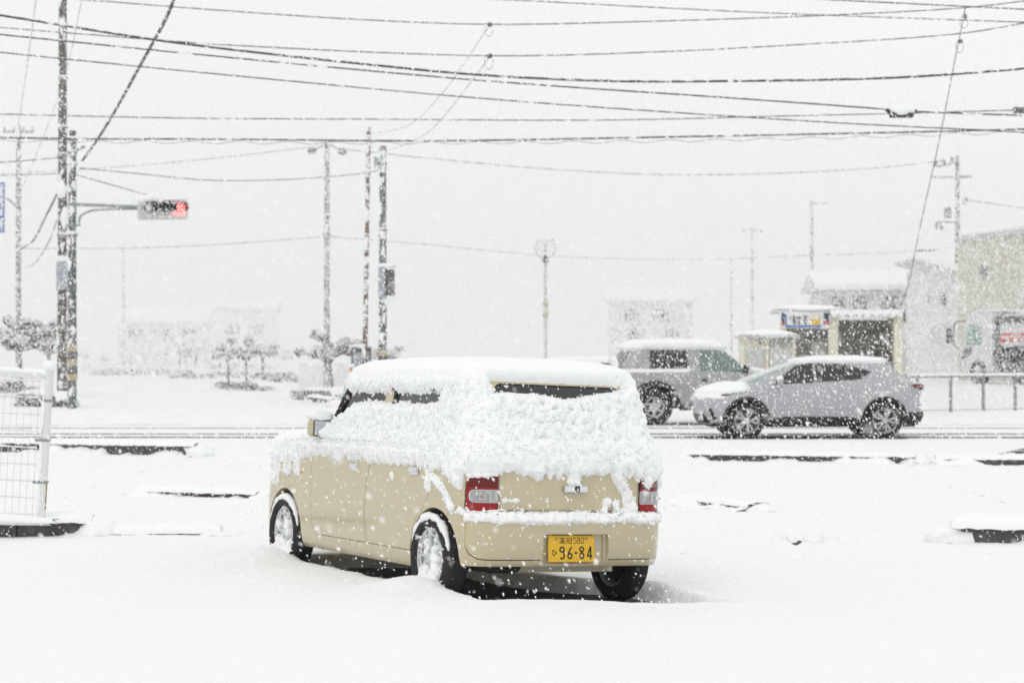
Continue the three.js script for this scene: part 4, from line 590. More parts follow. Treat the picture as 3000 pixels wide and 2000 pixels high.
// ---------------------------------------------------------------- poles, signal, cables
function pole(name, label, u, d, top, dia, m, extra, group) {
  const o = thing(name, label, 'pole', [X(u, d), 0, -d], group), h = H(top, d);
  part('shaft', cyl(dia / 2 * 1.12, dia / 2 * 0.85, h + 0.1, 0, -0.1, 0, 16), m, o);
  seed(u); for (let k = 0; k < 5; k++) { const y = h * rr(0.25, 0.97); part('band', cyl(dia * 0.58, dia * 0.58, 0.06, 0, y, 0, 14), M.steel, o); part('band_snow', lumpGeo(dia * 0.62, 0.05, dia * 0.62, rnd() * 40, 2).translate(0, y + 0.08, 0), M.snow, o); }
  // wind-driven snow stuck in flecks to the shaft
  const fl = []; for (let k = 0; k < 130; k++) { const a = rr(-1.5, 0.9) - rnd() * 0.6, y = h * rnd(), s = rr(0.012, 0.05) * (rnd() < 0.1 ? 1.6 : 1); fl.push(lumpGeo(s, s * rr(0.8, 3), s * 0.6, k, 1).translate(Math.sin(a) * dia * 0.5, y, Math.cos(a) * dia * 0.5)); } part('snow_flecks', fl, M.snow, o).userData.kind = 'stuff';
  if (extra) extra(o, h); return o;
}
const crossarm = (o, y, w, m = M.steel, z = 0, up = 0.12) => { const a = part('crossarm', box(w, 0.09, 0.09, 0, y, z), m, o); for (const f of [-0.46, -0.16, 0.16, 0.46]) part('insulator', lathX([[0.001, -0.1], [0.05, -0.1], [0.035, -0.03], [0.06, 0], [0.035, 0.03], [0.05, 0.08], [0.001, 0.1]], 10).rotateZ(Math.PI / 2).translate(f * w, y + up, z), M.palePanel, a); return a; };
pole('utility_pole', 'tall brown utility pole rising out of frame at left', 181, 60, -160, 0.27, M.poleBrown, (o, h) => {
  part('sign_box', rbox(0.36, 0.85, 0.16, 0.06, H(808, 60), 0.22, 0.03), M.greyBox, o); part('box_snow', lumpGeo(0.26, 0.1, 0.16, 3).translate(0.06, H(760, 60), 0.22), M.snow, o); part('pole_snow', [lumpGeo(0.16, 0.25, 0.1, 5).translate(-0.02, H(555, 60), 0.16), lumpGeo(0.1, 0.3, 0.08, 8).translate(0.08, H(640, 60), 0.15)], M.snow, o);
});
pole('signal_pole', 'grey signal pole with yellow and black guard at its foot, beside tall brown pole', 210, 56.5, 383, 0.24, M.poleGrey, (o, h) => {
  const y0 = H(1115, 56.5), y1 = H(1008, 56.5); for (let k = 0; k < 5; k++) part('guard_band', cyl(0.15, 0.15, (y1 - y0) / 5 - 0.01, 0, y0 + k * (y1 - y0) / 5, 0, 18), k % 2 ? M.darkBox : M.yellow, o);
  part('collar', cyl(0.16, 0.16, 0.08, 0, H(690, 56.5), 0, 14), M.steel, o); part('collar_snow', lumpGeo(0.2, 0.07, 0.2, 2).translate(0, H(683, 56.5), 0), M.snow, o); part('cable_bracket', bar(V(0, h - 0.6, 0), V(0.36, h - 0.45, 0.05), 0.04, 6), M.steel, o);
});
{ // horizontal three-lamp signal on its arm
  const D = 56, o = thing('traffic_signal', 'horizontal traffic signal on a long arm with its red lamp lit', 'traffic light', at(222, 604, D).toArray()), px = D / F;
  const p = (u, v, z = 0) => V((u - 222) * px, -(v - 604) * px, z);
  part('arm', [bar(p(195, 598, 0.02), p(470, 608, 0.05), 0.045, 8), tube([p(232, 664, 0.02), p(234, 635, 0.02), p(262, 619, 0.03), p(330, 613, 0.04), p(420, 612, 0.05)], 0.032, 30, 7), bar(p(192, 660), p(234, 660), 0.04, 6)], M.steel, o);
  part('stay_wire', bar(p(222, 512), p(455, 578, 0.1), 0.012, 4), M.cable, o);
  const hs = new THREE.Group(); hs.name = 'housing'; hs.position.copy(p(480, 612, 0.12)); hs.rotation.y = 0.5; hs.rotation.x = 0.1; o.add(hs);
  part('case', rbox(1.46, 0.5, 0.2, -0.02, -0.06, 0, 0.14, 4), M.palePanel, hs); part('case_snow', [lumpGeo(0.32, 0.13, 0.13, 7).translate(-0.45, 0.26, 0), lumpGeo(0.35, 0.06, 0.12, 9).translate(0.35, 0.25, -0.02)], M.snow, hs);
  [-0.44, 0, 0.44].forEach((x, k) => {
    const g = new THREE.CylinderGeometry(0.175, 0.165, 0.3, 28, 1, true, -2.2, 4.4); g.rotateX(Math.PI / 2).rotateZ(Math.PI).translate(x, 0.05, 0.24);
    part('visor', g, new THREE.MeshStandardMaterial({ color: lin(0.02, 0.02, 0.02), roughness: 0.8, side: THREE.DoubleSide }), hs);
    part(k === 2 ? 'red_lamp' : 'unlit_lamp', new THREE.SphereGeometry(0.17, 24, 12, 0, Math.PI * 2, 0, 0.9).rotateX(Math.PI / 2).scale(1, 1, 0.5).translate(x, 0.03, 0.07), k === 2 ? new THREE.MeshStandardMaterial({ color: lin(0.7, 0.05, 0.04), roughness: 0.4, emissive: lin(1, 0.16, 0.15), emissiveIntensity: 0.95 }) : mat(0.03, 0.04, 0.04, 0.3), hs);
  });
  const l = new THREE.PointLight(lin(1, 0.2, 0.18), 0.45); l.position.set(0.44, 0.03, 0.3); l.castShadow = true; hs.add(l);
}
pole('far_pole', 'slim grey pole with plain crossarm at far left behind pine', 52, 85, 362, 0.22, M.polePale, (o, h) => { crossarm(o, h - 0.35, 1.3); part('street_lamp', tube([V(0, h - 3.6, 0), V(-0.6, h - 3.2, 0), V(-1.4, h - 3.6, 0)], 0.05, 16, 6), M.steel, o); });
pole('crossarm_pole', 'pale pole with drooping insulator arms behind middle pine', 957, 95, 412, 0.27, M.polePale, (o, h) => { for (const s of [-1, 1]) { part('drop_arm', bar(V(0, h - 0.15, 0), V(s * 0.75, h - 0.5, 0), 0.05, 6), M.steel, o); part('insulator_stack', lumpGeo(0.22, 0.16, 0.16, 5 + s, 2).translate(s * 0.72, h - 0.5, 0), M.darkBox, o); } part('arm_snow', lumpGeo(0.5, 0.12, 0.14, 3, 2).translate(0, h - 0.02, 0), M.snow, o); part('ring', cyl(0.2, 0.2, 0.1, 0, H(690, 95), 0, 12), M.steel, o); });
pole('reddish_pole', 'thin reddish brown pole standing left of grey banded pole', 1066, 62, 372, 0.14, M.poleRed, (o) => { o.rotation.z = -0.017; });
pole('banded_pole', 'grey pole carrying two boxes, banded yellow near its foot', 1121, 61, 427, 0.23, M.poleGrey, (o, h) => {
  part('meter_box', rbox(0.2, 0.95, 0.2, -0.02, H(828, 61), 0.2, 0.03), M.greyBox, o); part('side_box', rbox(0.26, 0.8, 0.24, 0.24, H(828, 61), 0.06, 0.05), M.darkBox, o); part('small_box', rbox(0.14, 0.36, 0.14, -0.2, H(475, 61), 0.05, 0.03), M.greyBox, o); part('box_snow', [lumpGeo(0.28, 0.09, 0.2, 4).translate(0.14, H(779, 61), 0.1)], M.snow, o);
  part('box_snow', lumpGeo(0.2, 0.08, 0.16, 6).translate(0.12, H(880, 61), 0.12), M.snow, o);
  const y0 = H(1110, 61), y1 = H(1024, 61); for (let k = 0; k < 5; k++) part('guard_band', cyl(0.15, 0.15, (y1 - y0) / 5 - 0.01, 0, y0 + k * (y1 - y0) / 5, 0, 16), k % 2 ? M.darkBox : M.yellow, o);
});
pole('bracket_pole', 'plain distant pole with one short arm above the kiosk', 2379, 110, 588, 0.2, M.polePale, (o, h) => part('arm', box(1.0, 0.06, 0.06, 0.45, h - 0.15, 0), M.steel, o));
pole('faint_pole', 'faint pole nearly lost in snowfall above the off-roader', 2205, 140, 668, 0.22, M.polePale, (o, h) => crossarm(o, h - 0.2, 1.4));
pole('hazy_pole', 'hazy pole barely visible behind the traffic signal', 360, 170, 700, 0.24, M.polePale);
pole('hazy_pole', 'hazy leaning pole between far house and cream shed', 2143, 150, 760, 0.2, M.polePale);
pole('transformer_pole', 'pole with transformer and several crossarms above beige hall', 2807, 100, 458, 0.23, M.poleBrown, (o, h) => {
  crossarm(o, h - 0.25, 0.1); part('long_arm', bar(V(0, h - 0.3, 0), V(-1.23, h - 0.56, 0.1), 0.05, 6), M.steel, o); for (let k = 0; k < 3; k++) part('insulator', lumpGeo(0.08, 0.16, 0.08, k, 1).translate(-0.3 - k * 0.4, h - 0.2 - k * 0.08, 0.05), M.darkBox, o);
  part('middle_arm', box(2.1, 0.08, 0.08, -0.3, H(519, 100), 0), M.steel, o); part('middle_arm', box(0.86, 0.08, 0.08, 0.3, H(515, 100), 0.05), M.steel, o); part('lower_arm', box(1.16, 0.08, 0.08, -0.52, H(650, 100), 0), M.steel, o);
  part('transformer', rbox(0.31, 0.56, 0.31, -0.49, H(623, 100), 0, 0.04), M.darkBox, o); for (const x of [-1.05, -0.8]) part('fuse', lumpGeo(0.075, 0.2, 0.075, x * 9, 1).translate(x, H(662, 100), 0), M.darkBox, o);
  for (let k = 0; k < 3; k++) part('line_clamp', box(0.27, 0.05, 0.05, 0.37, H(580 + k * 8, 100), 0.02), M.darkBox, o);
});
{ // round sign on a slim post
  const D = 82, o = thing('round_sign', 'pale round sign on a slim post far behind the beige hatchback', 'sign', [X(1598, D), 0, -D]), yc = H(727, D);
  part('post', cyl(0.08, 0.07, yc - 0.4, 0, -0.05, 0, 10), M.palePanel, o); part('disc', new THREE.CylinderGeometry(0.4, 0.4, 0.14, 36).rotateX(Math.PI / 2).translate(0, yc, 0), M.signWhite, o); part('disc_rim', new THREE.TorusGeometry(0.4, 0.035, 8, 40).translate(0, yc, 0.0), M.steel, o); part('disc_mark', box(0.06, 0.36, 0.02, 0, yc + 0.02, 0.09), M.steel, o); part('neck', cyl(0.16, 0.1, 0.3, 0, yc - 0.58, 0, 10), M.darkBox, o);
  for (let k = 0; k < 3; k++) part('orange_band', cyl(0.12, 0.12, 0.28, 0, H(928 - k * 13, D), 0, 10), k === 1 ? M.signWhite : M.yellow, o); part('snow_cap', lumpGeo(0.36, 0.08, 0.12, 4).translate(0, yc + 0.38, 0), M.snow, o);
}
{ // narrow vertical shop sign cut by the left edge
  const D = 52, o = thing('vertical_sign', 'narrow white sign with blue frame and lettering at left edge', 'sign', at(-20, 608, D).toArray()), w = 0.62, h = 1.34;
  part('panel', rbox(w, h, 0.12, 0, 0, 0, 0.02), M.signWhite, o); for (const s of [-1, 1]) { part('frame_bar', box(0.035, h - 0.06, 0.02, s * (w / 2 - 0.035), 0, 0.065), M.signBlue, o); part('frame_bar', box(w - 0.1, 0.035, 0.02, 0, s * (h / 2 - 0.04), 0.065), M.signBlue, o); }
  seed(9); for (let k = 0; k < 5; k++) { const g = []; for (let q = 0; q < 5; q++) g.push(box(rr(0.03, 0.12), rr(0.015, 0.05), 0.012, 0.1 + rr(-0.05, 0.1), 0.5 - k * 0.25 + rr(-0.08, 0.08), 0.065)); part('lettering', g, M.signBlue, o).userData.kind = 'stuff'; }
  part('bracket', bar(V(0, 0.4, -0.1), V(-1.2, 0.4, -0.1), 0.03, 5), M.steel, o);
}
function cable(label, pts, r, snow = 1, name = 'overhead_cable') {
  const p = pts.map(([u, v, d]) => at(u, v, d)), o = thing(name, label, 'cable', [0, 0, 0]), n = 160; seed(pts[0][0] + pts[0][1] * 3);
  part('wire', tube(p, r, 100, 6), M.cable, o);
  if (snow) part('snow_ridge', tubeVar(p, (t) => { const q = 0.6 * fbm(t * 40 + pts[0][1], r * 99, 0, 2) + fbm(t * 230, pts[0][1], 5, 2), e = clamp(Math.min(t, 1 - t) * 60); return [Math.max(0.0004, (r * 0.55 + r * 1.0 * q) * e * snow), r * 0.6 + (q > 0.45 ? -r * 0.7 : 0)]; }, 640, 5), M.snow, o); return o;
}
const C = (d, ...uv) => uv.map(([u, v]) => [u, v, d]);
cable('thick black cable sagging across the top from upper left', C(33, [-300, 5], [0, 45], [485, 121], [1071, 188], [1403, 219], [1786, 237], [2168, 237], [2627, 227], [3000, 201], [3300, 175]), 0.021);
cable('thin cable just below the thickest one at upper left', C(38, [-300, 52], [0, 80], [400, 112], [640, 130], [1435, 163], [1890, 153], [2298, 133], [2822, 97], [3000, 68], [3300, 22]), 0.012);
const spliced = cable('black cable carrying the snowy splice box at upper right', C(33, [-300, 70], [0, 101], [700, 171], [1403, 235], [2232, 293], [2600, 320], [2695, 327], [3000, 338], [3300, 350]), 0.014);
cable('cable sloping from upper left to mid right below the spliced one', C(34, [-300, 120], [0, 153], [700, 223], [1400, 287], [1913, 325], [2500, 362], [3000, 387], [3300, 404]), 0.012);
cable('topmost thin wire dipping in the middle and rising right', C(42, [100, -14], [260, 0], [700, 34], [1071, 58], [1435, 71], [1880, 63], [2460, 43], [2830, 22], [3000, 3], [3200, -24]), 0.013);
cable('thin wire sloping down from top centre to upper right corner', C(42, [1350, -6], [1502, 0], [2216, 36], [3000, 65], [3300, 76]), 0.012);
cable('dark wire crossing the upper right corner', C(40, [2300, -9], [2454, 0], [3000, 27], [3300, 44]), 0.014);
cable('wavy snow-frosted wire crossing above the signal', C(45, [-300, 326], [0, 334], [560, 346], [1110, 349], [1600, 352], [1876, 350], [2284, 340], [2583, 333], [2985, 322], [3300, 312]), 0.014);
cable('level bundled cable crossing at signal pole top', C(46, [-300, 400], [0, 403], [210, 406], [700, 408], [1100, 412], [1400, 411], [1960, 401], [2700, 386], [3000, 378], [3300, 370]), 0.022);
cable('slack lashing wire hanging under the level bundled cable', Array.from({ length: 44 }, (_, k) => { const u = k * 70; return [u, 412 - 0.0000045 * (u - 1200) ** 2 * (u > 1200 ? 2.2 : 1) + (k % 2 ? 11 : 2), 46]; }), 0.006, 0);
cable('slack cable from signal pole to grey banded pole', [[232, 492, 56.4], [420, 510, 57], [600, 527, 58], [760, 528, 59], [930, 520, 60], [1070, 506, 60.8], [1112, 498, 61]], 0.013);
cable('thick diagonal cable bundle dropping from top to signal pole', [[520, -60, 36], [500, 20, 38], [405, 200, 45], [330, 335, 50], [280, 415, 53], [240, 470, 56.2]], 0.034, 1);
cable('wire from left edge up to tall brown pole', C(60, [-120, 478], [0, 475], [100, 468], [181, 460]), 0.018);
cable('faint wire from left edge to tall brown pole', C(62, [-120, 518], [60, 512], [181, 508]), 0.012, 0);
cable('slack loop hanging from tall brown pole to far left pole', [[178, 545, 60], [160, 580, 64], [130, 640, 70], [95, 705, 78], [60, 728, 84]], 0.035, 0.4);
cable('thin slack wire below the loop on tall brown pole', [[172, 620, 60], [150, 690, 64], [110, 760, 70], [75, 785, 78]], 0.015, 0);
cable('long service wire dropping from top right wire to kiosk', [[2830, 20, 42], [2800, 170, 43.5], [2755, 400, 46], [2700, 650, 49.5], [2655, 860, 52], [2640, 895, 52.4]], 0.01, 0.8);
cable('faint drop wire from clamp at top centre to reddish pole', [[1435, 72, 42], [1385, 148, 44], [1290, 280, 50], [1190, 370, 57], [1085, 392, 62]], 0.006, 0);
cable('faint lower drop wire to grey banded pole', [[1435, 164, 38], [1380, 240, 42], [1250, 390, 52], [1130, 445, 61]], 0.006, 0);
cable('far sagging line between middle pole and transformer pole', [[1005, 437, 95], [1280, 466, 94], [1640, 497, 96], [2000, 512, 97], [2480, 498, 98], [2740, 474, 99.5], [2770, 468, 100]], 0.018, 0.4);
cable('far sagging line left of middle pole', [[920, 430, 95], [640, 462, 98], [300, 492, 104], [-100, 515, 110]], 0.016, 0.3);
cable('lowest far line sagging left of middle pole', [[957, 692, 95], [700, 712, 92], [400, 726, 88], [60, 728, 85]], 0.014, 0.3);
cable('lowest far line sagging across centre behind the round sign', [[957, 692, 95], [1250, 716, 100], [1620, 750, 106], [2000, 760, 109], [2379, 748, 110], [2700, 734, 112], [2990, 706, 114]], 0.014, 0.3);
cable('three fold far wires right of transformer pole', [[2826, 584, 100], [2920, 598, 97], [3100, 622, 92]], 0.015, 0);
cable('upper leaning wire at far left top', [[105, -10, 70], [80, 180, 76], [52, 370, 85]], 0.012, 0);
cable('second leaning wire crossing top left', [[240, -10, 66], [190, 220, 74], [110, 440, 82], [60, 560, 85]], 0.009, 0);
{ // splice closures on the cables
  const o = thing('splice_box', 'snow-topped splice box hanging on a cable at upper right', 'cable box', at(2642, 330, 33).toArray()), k = 33 / F;
  part('closure', [rbox(70 * k, 22 * k, 0.12, 0, -0.02, 0, 0.03, 3), rbox(90 * k, 6 * k, 0.08, 0, 6 * k, 0, 0.01)], M.cable, o); part('snow_cap', lumpGeo(36 * k, 15 * k, 0.1, 5).translate(0, 7 * k, 0.01), M.snow, o);
  for (const s of [-1, 1]) part('cable_tail', bar(V(s * 46 * k, (s < 0 ? 8 : 4) * k, 0), V(s * 30 * k, -6 * k, 0), 0.02, 6), M.cable, o);
  const b = thing('splice_box', 'small grey cable box cut by the right edge', 'cable box', at(2990, 323, 44.9).toArray()); part('closure', rbox(0.3, 0.14, 0.14, 0, 0, 0, 0.03), M.darkBox, b); part('clamp', bar(V(-0.3, 0, 0), V(0.3, 0, 0), 0.02, 6), M.steel, b);
  const c = thing('splice_box', 'dark slim closure on a far wire left of beige hall', 'cable box', at(2712, 734, 111).toArray()); part('closure', rbox(0.95, 0.12, 0.12, 0, 0, 0, 0.04), M.darkBox, c); part('strap', rbox(0.08, 0.16, 0.16, 0, 0, 0, 0.02), M.steel, c);
  for (const [u, v, d, l] of [[1435, 72, 42, 'small looped clamp on the topmost wire at centre'], [1435, 164, 38, 'small looped clamp on the second wire at centre'], [2828, 48, 42.2, 'round clamp at top of the long service wire'], [2815, 120, 43, 'second clamp down the long service wire']]) { const q = thing('wire_clamp', l, 'clamp', at(u, v, d).toArray()); part('knob', lumpGeo(0.05, 0.05, 0.04, u, 2), M.cable, q); part('loop', new THREE.TorusGeometry(0.12, 0.006, 5, 24).scale(0.7, 1.1, 1).translate(-0.02, -0.12, 0), M.cable, q); }
}

// ---------------------------------------------------------------- trees and hedges
function leaves(n, place, size, tilt = 0.9) { // many small leaf faces
  const pos = new Float32Array(n * 12), nor = new Float32Array(n * 12), idx = []; const e = new THREE.Euler(), v = V(0, 0, 0), nn = V(0, 0, 0);
  for (let k = 0; k < n; k++) { const c = place(k), s = size * rr(0.6, 1.3); e.set(rr(-tilt, tilt) - 0.4, rr(0, 6.28), rr(-tilt, tilt)); nn.set(0, 1, 0).applyEuler(e); [[0, 0, -1], [0.45, 0.1, 0], [0, 0, 1], [-0.45, 0.1, 0]].forEach((q, i) => { v.set(q[0] * s, q[1] * s, q[2] * s).applyEuler(e); const o = (k * 4 + i) * 3; pos[o] = c[0] + v.x; pos[o + 1] = c[1] + v.y; pos[o + 2] = c[2] + v.z; nor[o] = nn.x; nor[o + 1] = nn.y; nor[o + 2] = nn.z; }); idx.push(k * 4, k * 4 + 2, k * 4 + 1, k * 4, k * 4 + 3, k * 4 + 2); }
  const g = new THREE.BufferGeometry(); g.setAttribute('position', new THREE.BufferAttribute(pos, 3)); g.setAttribute('normal', new THREE.BufferAttribute(nor, 3)); g.setIndex(idx); return g;
}
function tree(label, u, d, h, w, s, dense = 1, group, stems = 1) {
  const o = thing('pruned_tree', label, 'tree', [X(u, d), 0, -d], group); seed(s * 13); const tr = [], clumps = [];
  for (let q = 0; q < stems; q++) {
    const bx = stems > 1 ? lerp(-w * 0.32, w * 0.32, q / (stems - 1)) : 0, lean = rr(-0.15, 0.15), hh = h * rr(0.85, 1), fork = V(bx + lean, hh * rr(0.5, 0.6), rr(-0.1, 0.1));
    tr.push(tube([V(bx, -0.05, 0), V(bx + lean * 0.3, hh * 0.25, 0), fork], 0.055 * h / 2.7, 10, 6));
    const nb = Math.round(7 / stems) + 3;
    for (let k = 0; k < nb; k++) { const a = k / nb * 6.28 + rr(-0.4, 0.4), R = w * 0.5 * rr(0.35, 1) / (stems > 1 ? 1.7 : 1), end = V(fork.x + Math.cos(a) * R, hh * rr(0.66, 0.98) - R * 0.12, fork.z + Math.sin(a) * R * 0.8); tr.push(tube([fork, V(lerp(fork.x, end.x, 0.5), lerp(fork.y, end.y, 0.62), lerp(fork.z, end.z, 0.5)), end], 0.022 * h / 2.7, 8, 5)); clumps.push([end, rr(0.16, 0.3) * h / 2.7]); if (rnd() < 0.7) clumps.push([V(lerp(fork.x, end.x, 0.6) + rr(-0.1, 0.1), lerp(fork.y, end.y, 0.8) + rr(0, 0.2), lerp(fork.z, end.z, 0.6)), rr(0.14, 0.24) * h / 2.7]); }
  }
  part('trunk', tr, M.bark, o);
  const pick = () => { const [c, r] = clumps[Math.floor(rnd() * clumps.length)], a = rr(0, 6.28), z = rr(-1, 1), q = r * Math.cbrt(rnd()); return [c.x + Math.cos(a) * Math.sqrt(1 - z * z) * q, c.y + z * q * 0.7, c.z + Math.sin(a) * Math.sqrt(1 - z * z) * q]; };
  part('crown', leaves(Math.round(clumps.length * 60 * dense), pick, 0.075 * h / 2.7), M.leaf, o); const up = () => { const c = pick(); c[1] += 0.05; return c; }; part('frosted_leaves', leaves(Math.round(clumps.length * 105 * dense), up, 0.085 * h / 2.7), M.frost, o);
  const tw = []; for (const [c, r] of clumps) for (let k = 0; k < 4; k++) tw.push(bar(c, V(c.x + rr(-1, 1) * r * 1.3, c.y + rr(-0.4, 0.9) * r, c.z + rr(-1, 1) * r * 1.3), 0.008, 4, 0.003)); part('twigs', tw, M.bark, o).userData.kind = 'stuff';
  part('crown_snow', clumps.map(([c, r], k) => lumpGeo(r * rr(0.35, 0.65), r * rr(0.18, 0.3), r * rr(0.35, 0.65), s + k * 3, 2, 0.4).translate(c.x + rr(-0.08, 0.08), c.y + r * rr(0.2, 0.45), c.z + r * 0.15)), M.snow, o).userData.kind = 'stuff';
  return o;
}
tree('bushy pruned pine at far left edge above mesh fence', 62, 74, 3.4, 2.9, 3, 1.6, 'pruned pines');
tree('pruned pine between left edge pine and tall brown pole', 148, 78, 3.4, 2.5, 8, 1.6, 'pruned pines');
tree('largest pruned pine in front of pale crossarm pole', 975, 70, 2.85, 2.6, 5, 1.15, 'pruned pines');
tree('three-stemmed spreading pine in middle distance', 722, 88, 2.7, 2.5, 6, 0.9, 'pruned pines', 3);
tree('small three-stemmed pine left of the spreading one', 548, 140, 2.7, 1.9, 7, 0.8, 'pruned pines', 3);
tree('little pine hidden behind the cabinet by reddish pole', 1132, 80, 2.2, 1.3, 14, 0.8, 'pruned pines');
[[246, 190, 9], [306, 195, 10], [384, 200, 11], [480, 185, 12], [642, 150, 15], [838, 170, 16], [905, 185, 17]].forEach(([u, d, s], k) => tree(['tiny faint tree right of signal pole', 'second tiny tree along far hedge', 'third tiny tree along far hedge', 'fourth tiny tree along far hedge', 'faint tree just left of spreading pine', 'faint tree right of spreading pine', 'faintest tree left of large pine'][k], u, d, 2.4, 1.3, s, 0.7, 'tiny trees along far hedge'));
function hedge(label, x0, d0, x1, d1, h, w, s, n, kind = 'hedge') {
  const L = Math.hypot(x1 - x0, d1 - d0), o = thing(kind, label, 'hedge', [x0, 0, -d0]); o.rotation.y = Math.atan2(d1 - d0, x1 - x0); seed(s * 5 + 1);
  part('foliage', leaves(n, () => { const x = rnd() * L, e = Math.pow(clamp(Math.min(x, L - x) / (h * 0.6)), 0.4); return [x, Math.pow(rnd(), 0.8) * h * e * (0.85 + 0.25 * fbm(x * 2, s, 0, 2)), (rnd() - 0.5) * w]; }, clamp(h * 0.11, 0.04, 0.1)), M.leaf2, o);
  part('frosted_leaves', leaves(Math.round(n * 0.8), () => { const x = rnd() * L, e = Math.pow(clamp(Math.min(x, L - x) / (h * 0.6)), 0.4); return [x, Math.pow(rnd(), 0.5) * h * e, (rnd() - 0.5) * w * 1.05]; }, clamp(h * 0.12, 0.045, 0.11)), M.frost, o);
  part('inner_twigs', lumpGeo(L / 2, h * 0.4, w * 0.3, s, 3, 0.1).translate(L / 2, h * 0.33, 0), M.hedgeCore, o);
  const na = Math.max(10, Math.round(L / 0.15)); part('snow_cap', grid(na, 8, (i, j) => { const x = L * i / na, a = j / 8 * Math.PI, q = fbm(x * 1.7, s, 0, 3), e = Math.sqrt(clamp(Math.min(x, L - x) / (h * 0.5))); return [x, h * (0.9 + 0.12 * q) * (0.5 + 0.5 * e) + (0.08 + 0.04 * q) * Math.sin(a) + (j === 0 || j === 8 ? -0.03 : 0), (w * 0.5 + 0.04 * q) * Math.cos(a)]; }), M.snow, o);
}
hedge('low bush round the foot of the signal pole', X(70, 60), 60, X(235, 60), 58.5, 0.52, 0.8, 2, 1500, 'low_bush');
hedge('low bush behind mesh fence at left edge', X(-40, 84), 84, X(115, 84), 83, 0.62, 0.9, 3, 1100, 'low_bush');
hedge('planter hedge under the largest pruned pine', X(873, 68), 68.5, X(1010, 66), 65.5, 0.5, 0.8, 4, 1600);
hedge('planter hedge under the spreading pine', X(640, 92), 93, X(792, 88), 87, 0.5, 0.8, 5, 1400);
hedge('round hedge under the small three-stemmed pine', X(497, 138), 139, X(592, 138), 138, 0.75, 1.2, 6, 1300);
hedge('dark clipped hedge left of white panel fence', X(738, 116), 116, X(878, 116), 116, 0.78, 0.7, 7, 1700);
hedge('hedge between round hedge and spreading pine', X(602, 142), 142, X(740, 142), 142, 0.6, 0.7, 8, 1000);
hedge('long near hedge row right of signal pole', X(262, 160), 160, X(500, 160), 162, 0.75, 0.9, 9, 2200);
hedge('long far hedge row across left background', X(240, 215), 215, X(810, 215), 215, 0.95, 1, 10, 2600);
hedge('hedge seen over the hatchback roof right of banded pole', X(1135, 100), 100, X(1260, 100), 100, 1.35, 0.9, 11, 1200);
hedge('far low hedge left of snow-covered car', X(1180, 190), 190, X(1640, 190), 190, 1.1, 1, 12, 1200);
{ // cabinet, marker post, panel fence near the poles
  const D = 63, o = thing('utility_cabinet', 'dark grey utility cabinet behind reddish pole', 'cabinet', [X(1058, D), 0, -D]); part('case', rbox(0.62, 1.85, 0.5, 0, 0.925, 0, 0.03), M.darkBox, o); part('door_panel', rbox(0.5, 1.5, 0.02, 0, 0.95, 0.255, 0.008), M.greyBox, o); part('handle', box(0.03, 0.15, 0.03, 0.18, 1.0, 0.275), M.steel, o); part('snow_cap', lumpGeo(0.36, 0.09, 0.3, 4).translate(0, 1.88, 0), M.snow, o);
  const p = thing('marker_post', 'faded orange marker post beside utility cabinet', 'post', [X(1030, 60), 0, -60]); part('post', cyl(0.09, 0.07, 1.25, 0, 0, 0, 12), M.orange, p); part('reflective_band', cyl(0.088, 0.086, 0.12, 0, 0.85, 0, 12), M.signWhite, p); part('snow_cap', lumpGeo(0.09, 0.06, 0.09, 2).translate(0, 1.28, 0), M.snow, p);
  const f = thing('panel_fence', 'white corrugated panel fence behind the large pine', 'fence', [X(876, 96), 0, -96]); for (let k = 0; k < 6; k++) part('panel', box(0.38, 1.2, 0.04, 0.2 + k * 0.4, 0.62, k % 2 ? 0.02 : 0), M.signWhite, f); part('rail', box(2.4, 0.06, 0.06, 1.2, 1.2, -0.04), M.palePanel, f); part('snow_cap', tubeVar([V(0, 1.24, 0), V(1.2, 1.24, 0), V(2.4, 1.24, 0)], (t) => [0.06 + 0.02 * fbm(t * 9, 2, 0, 2), 0], 30, 6), M.snow, f);
}

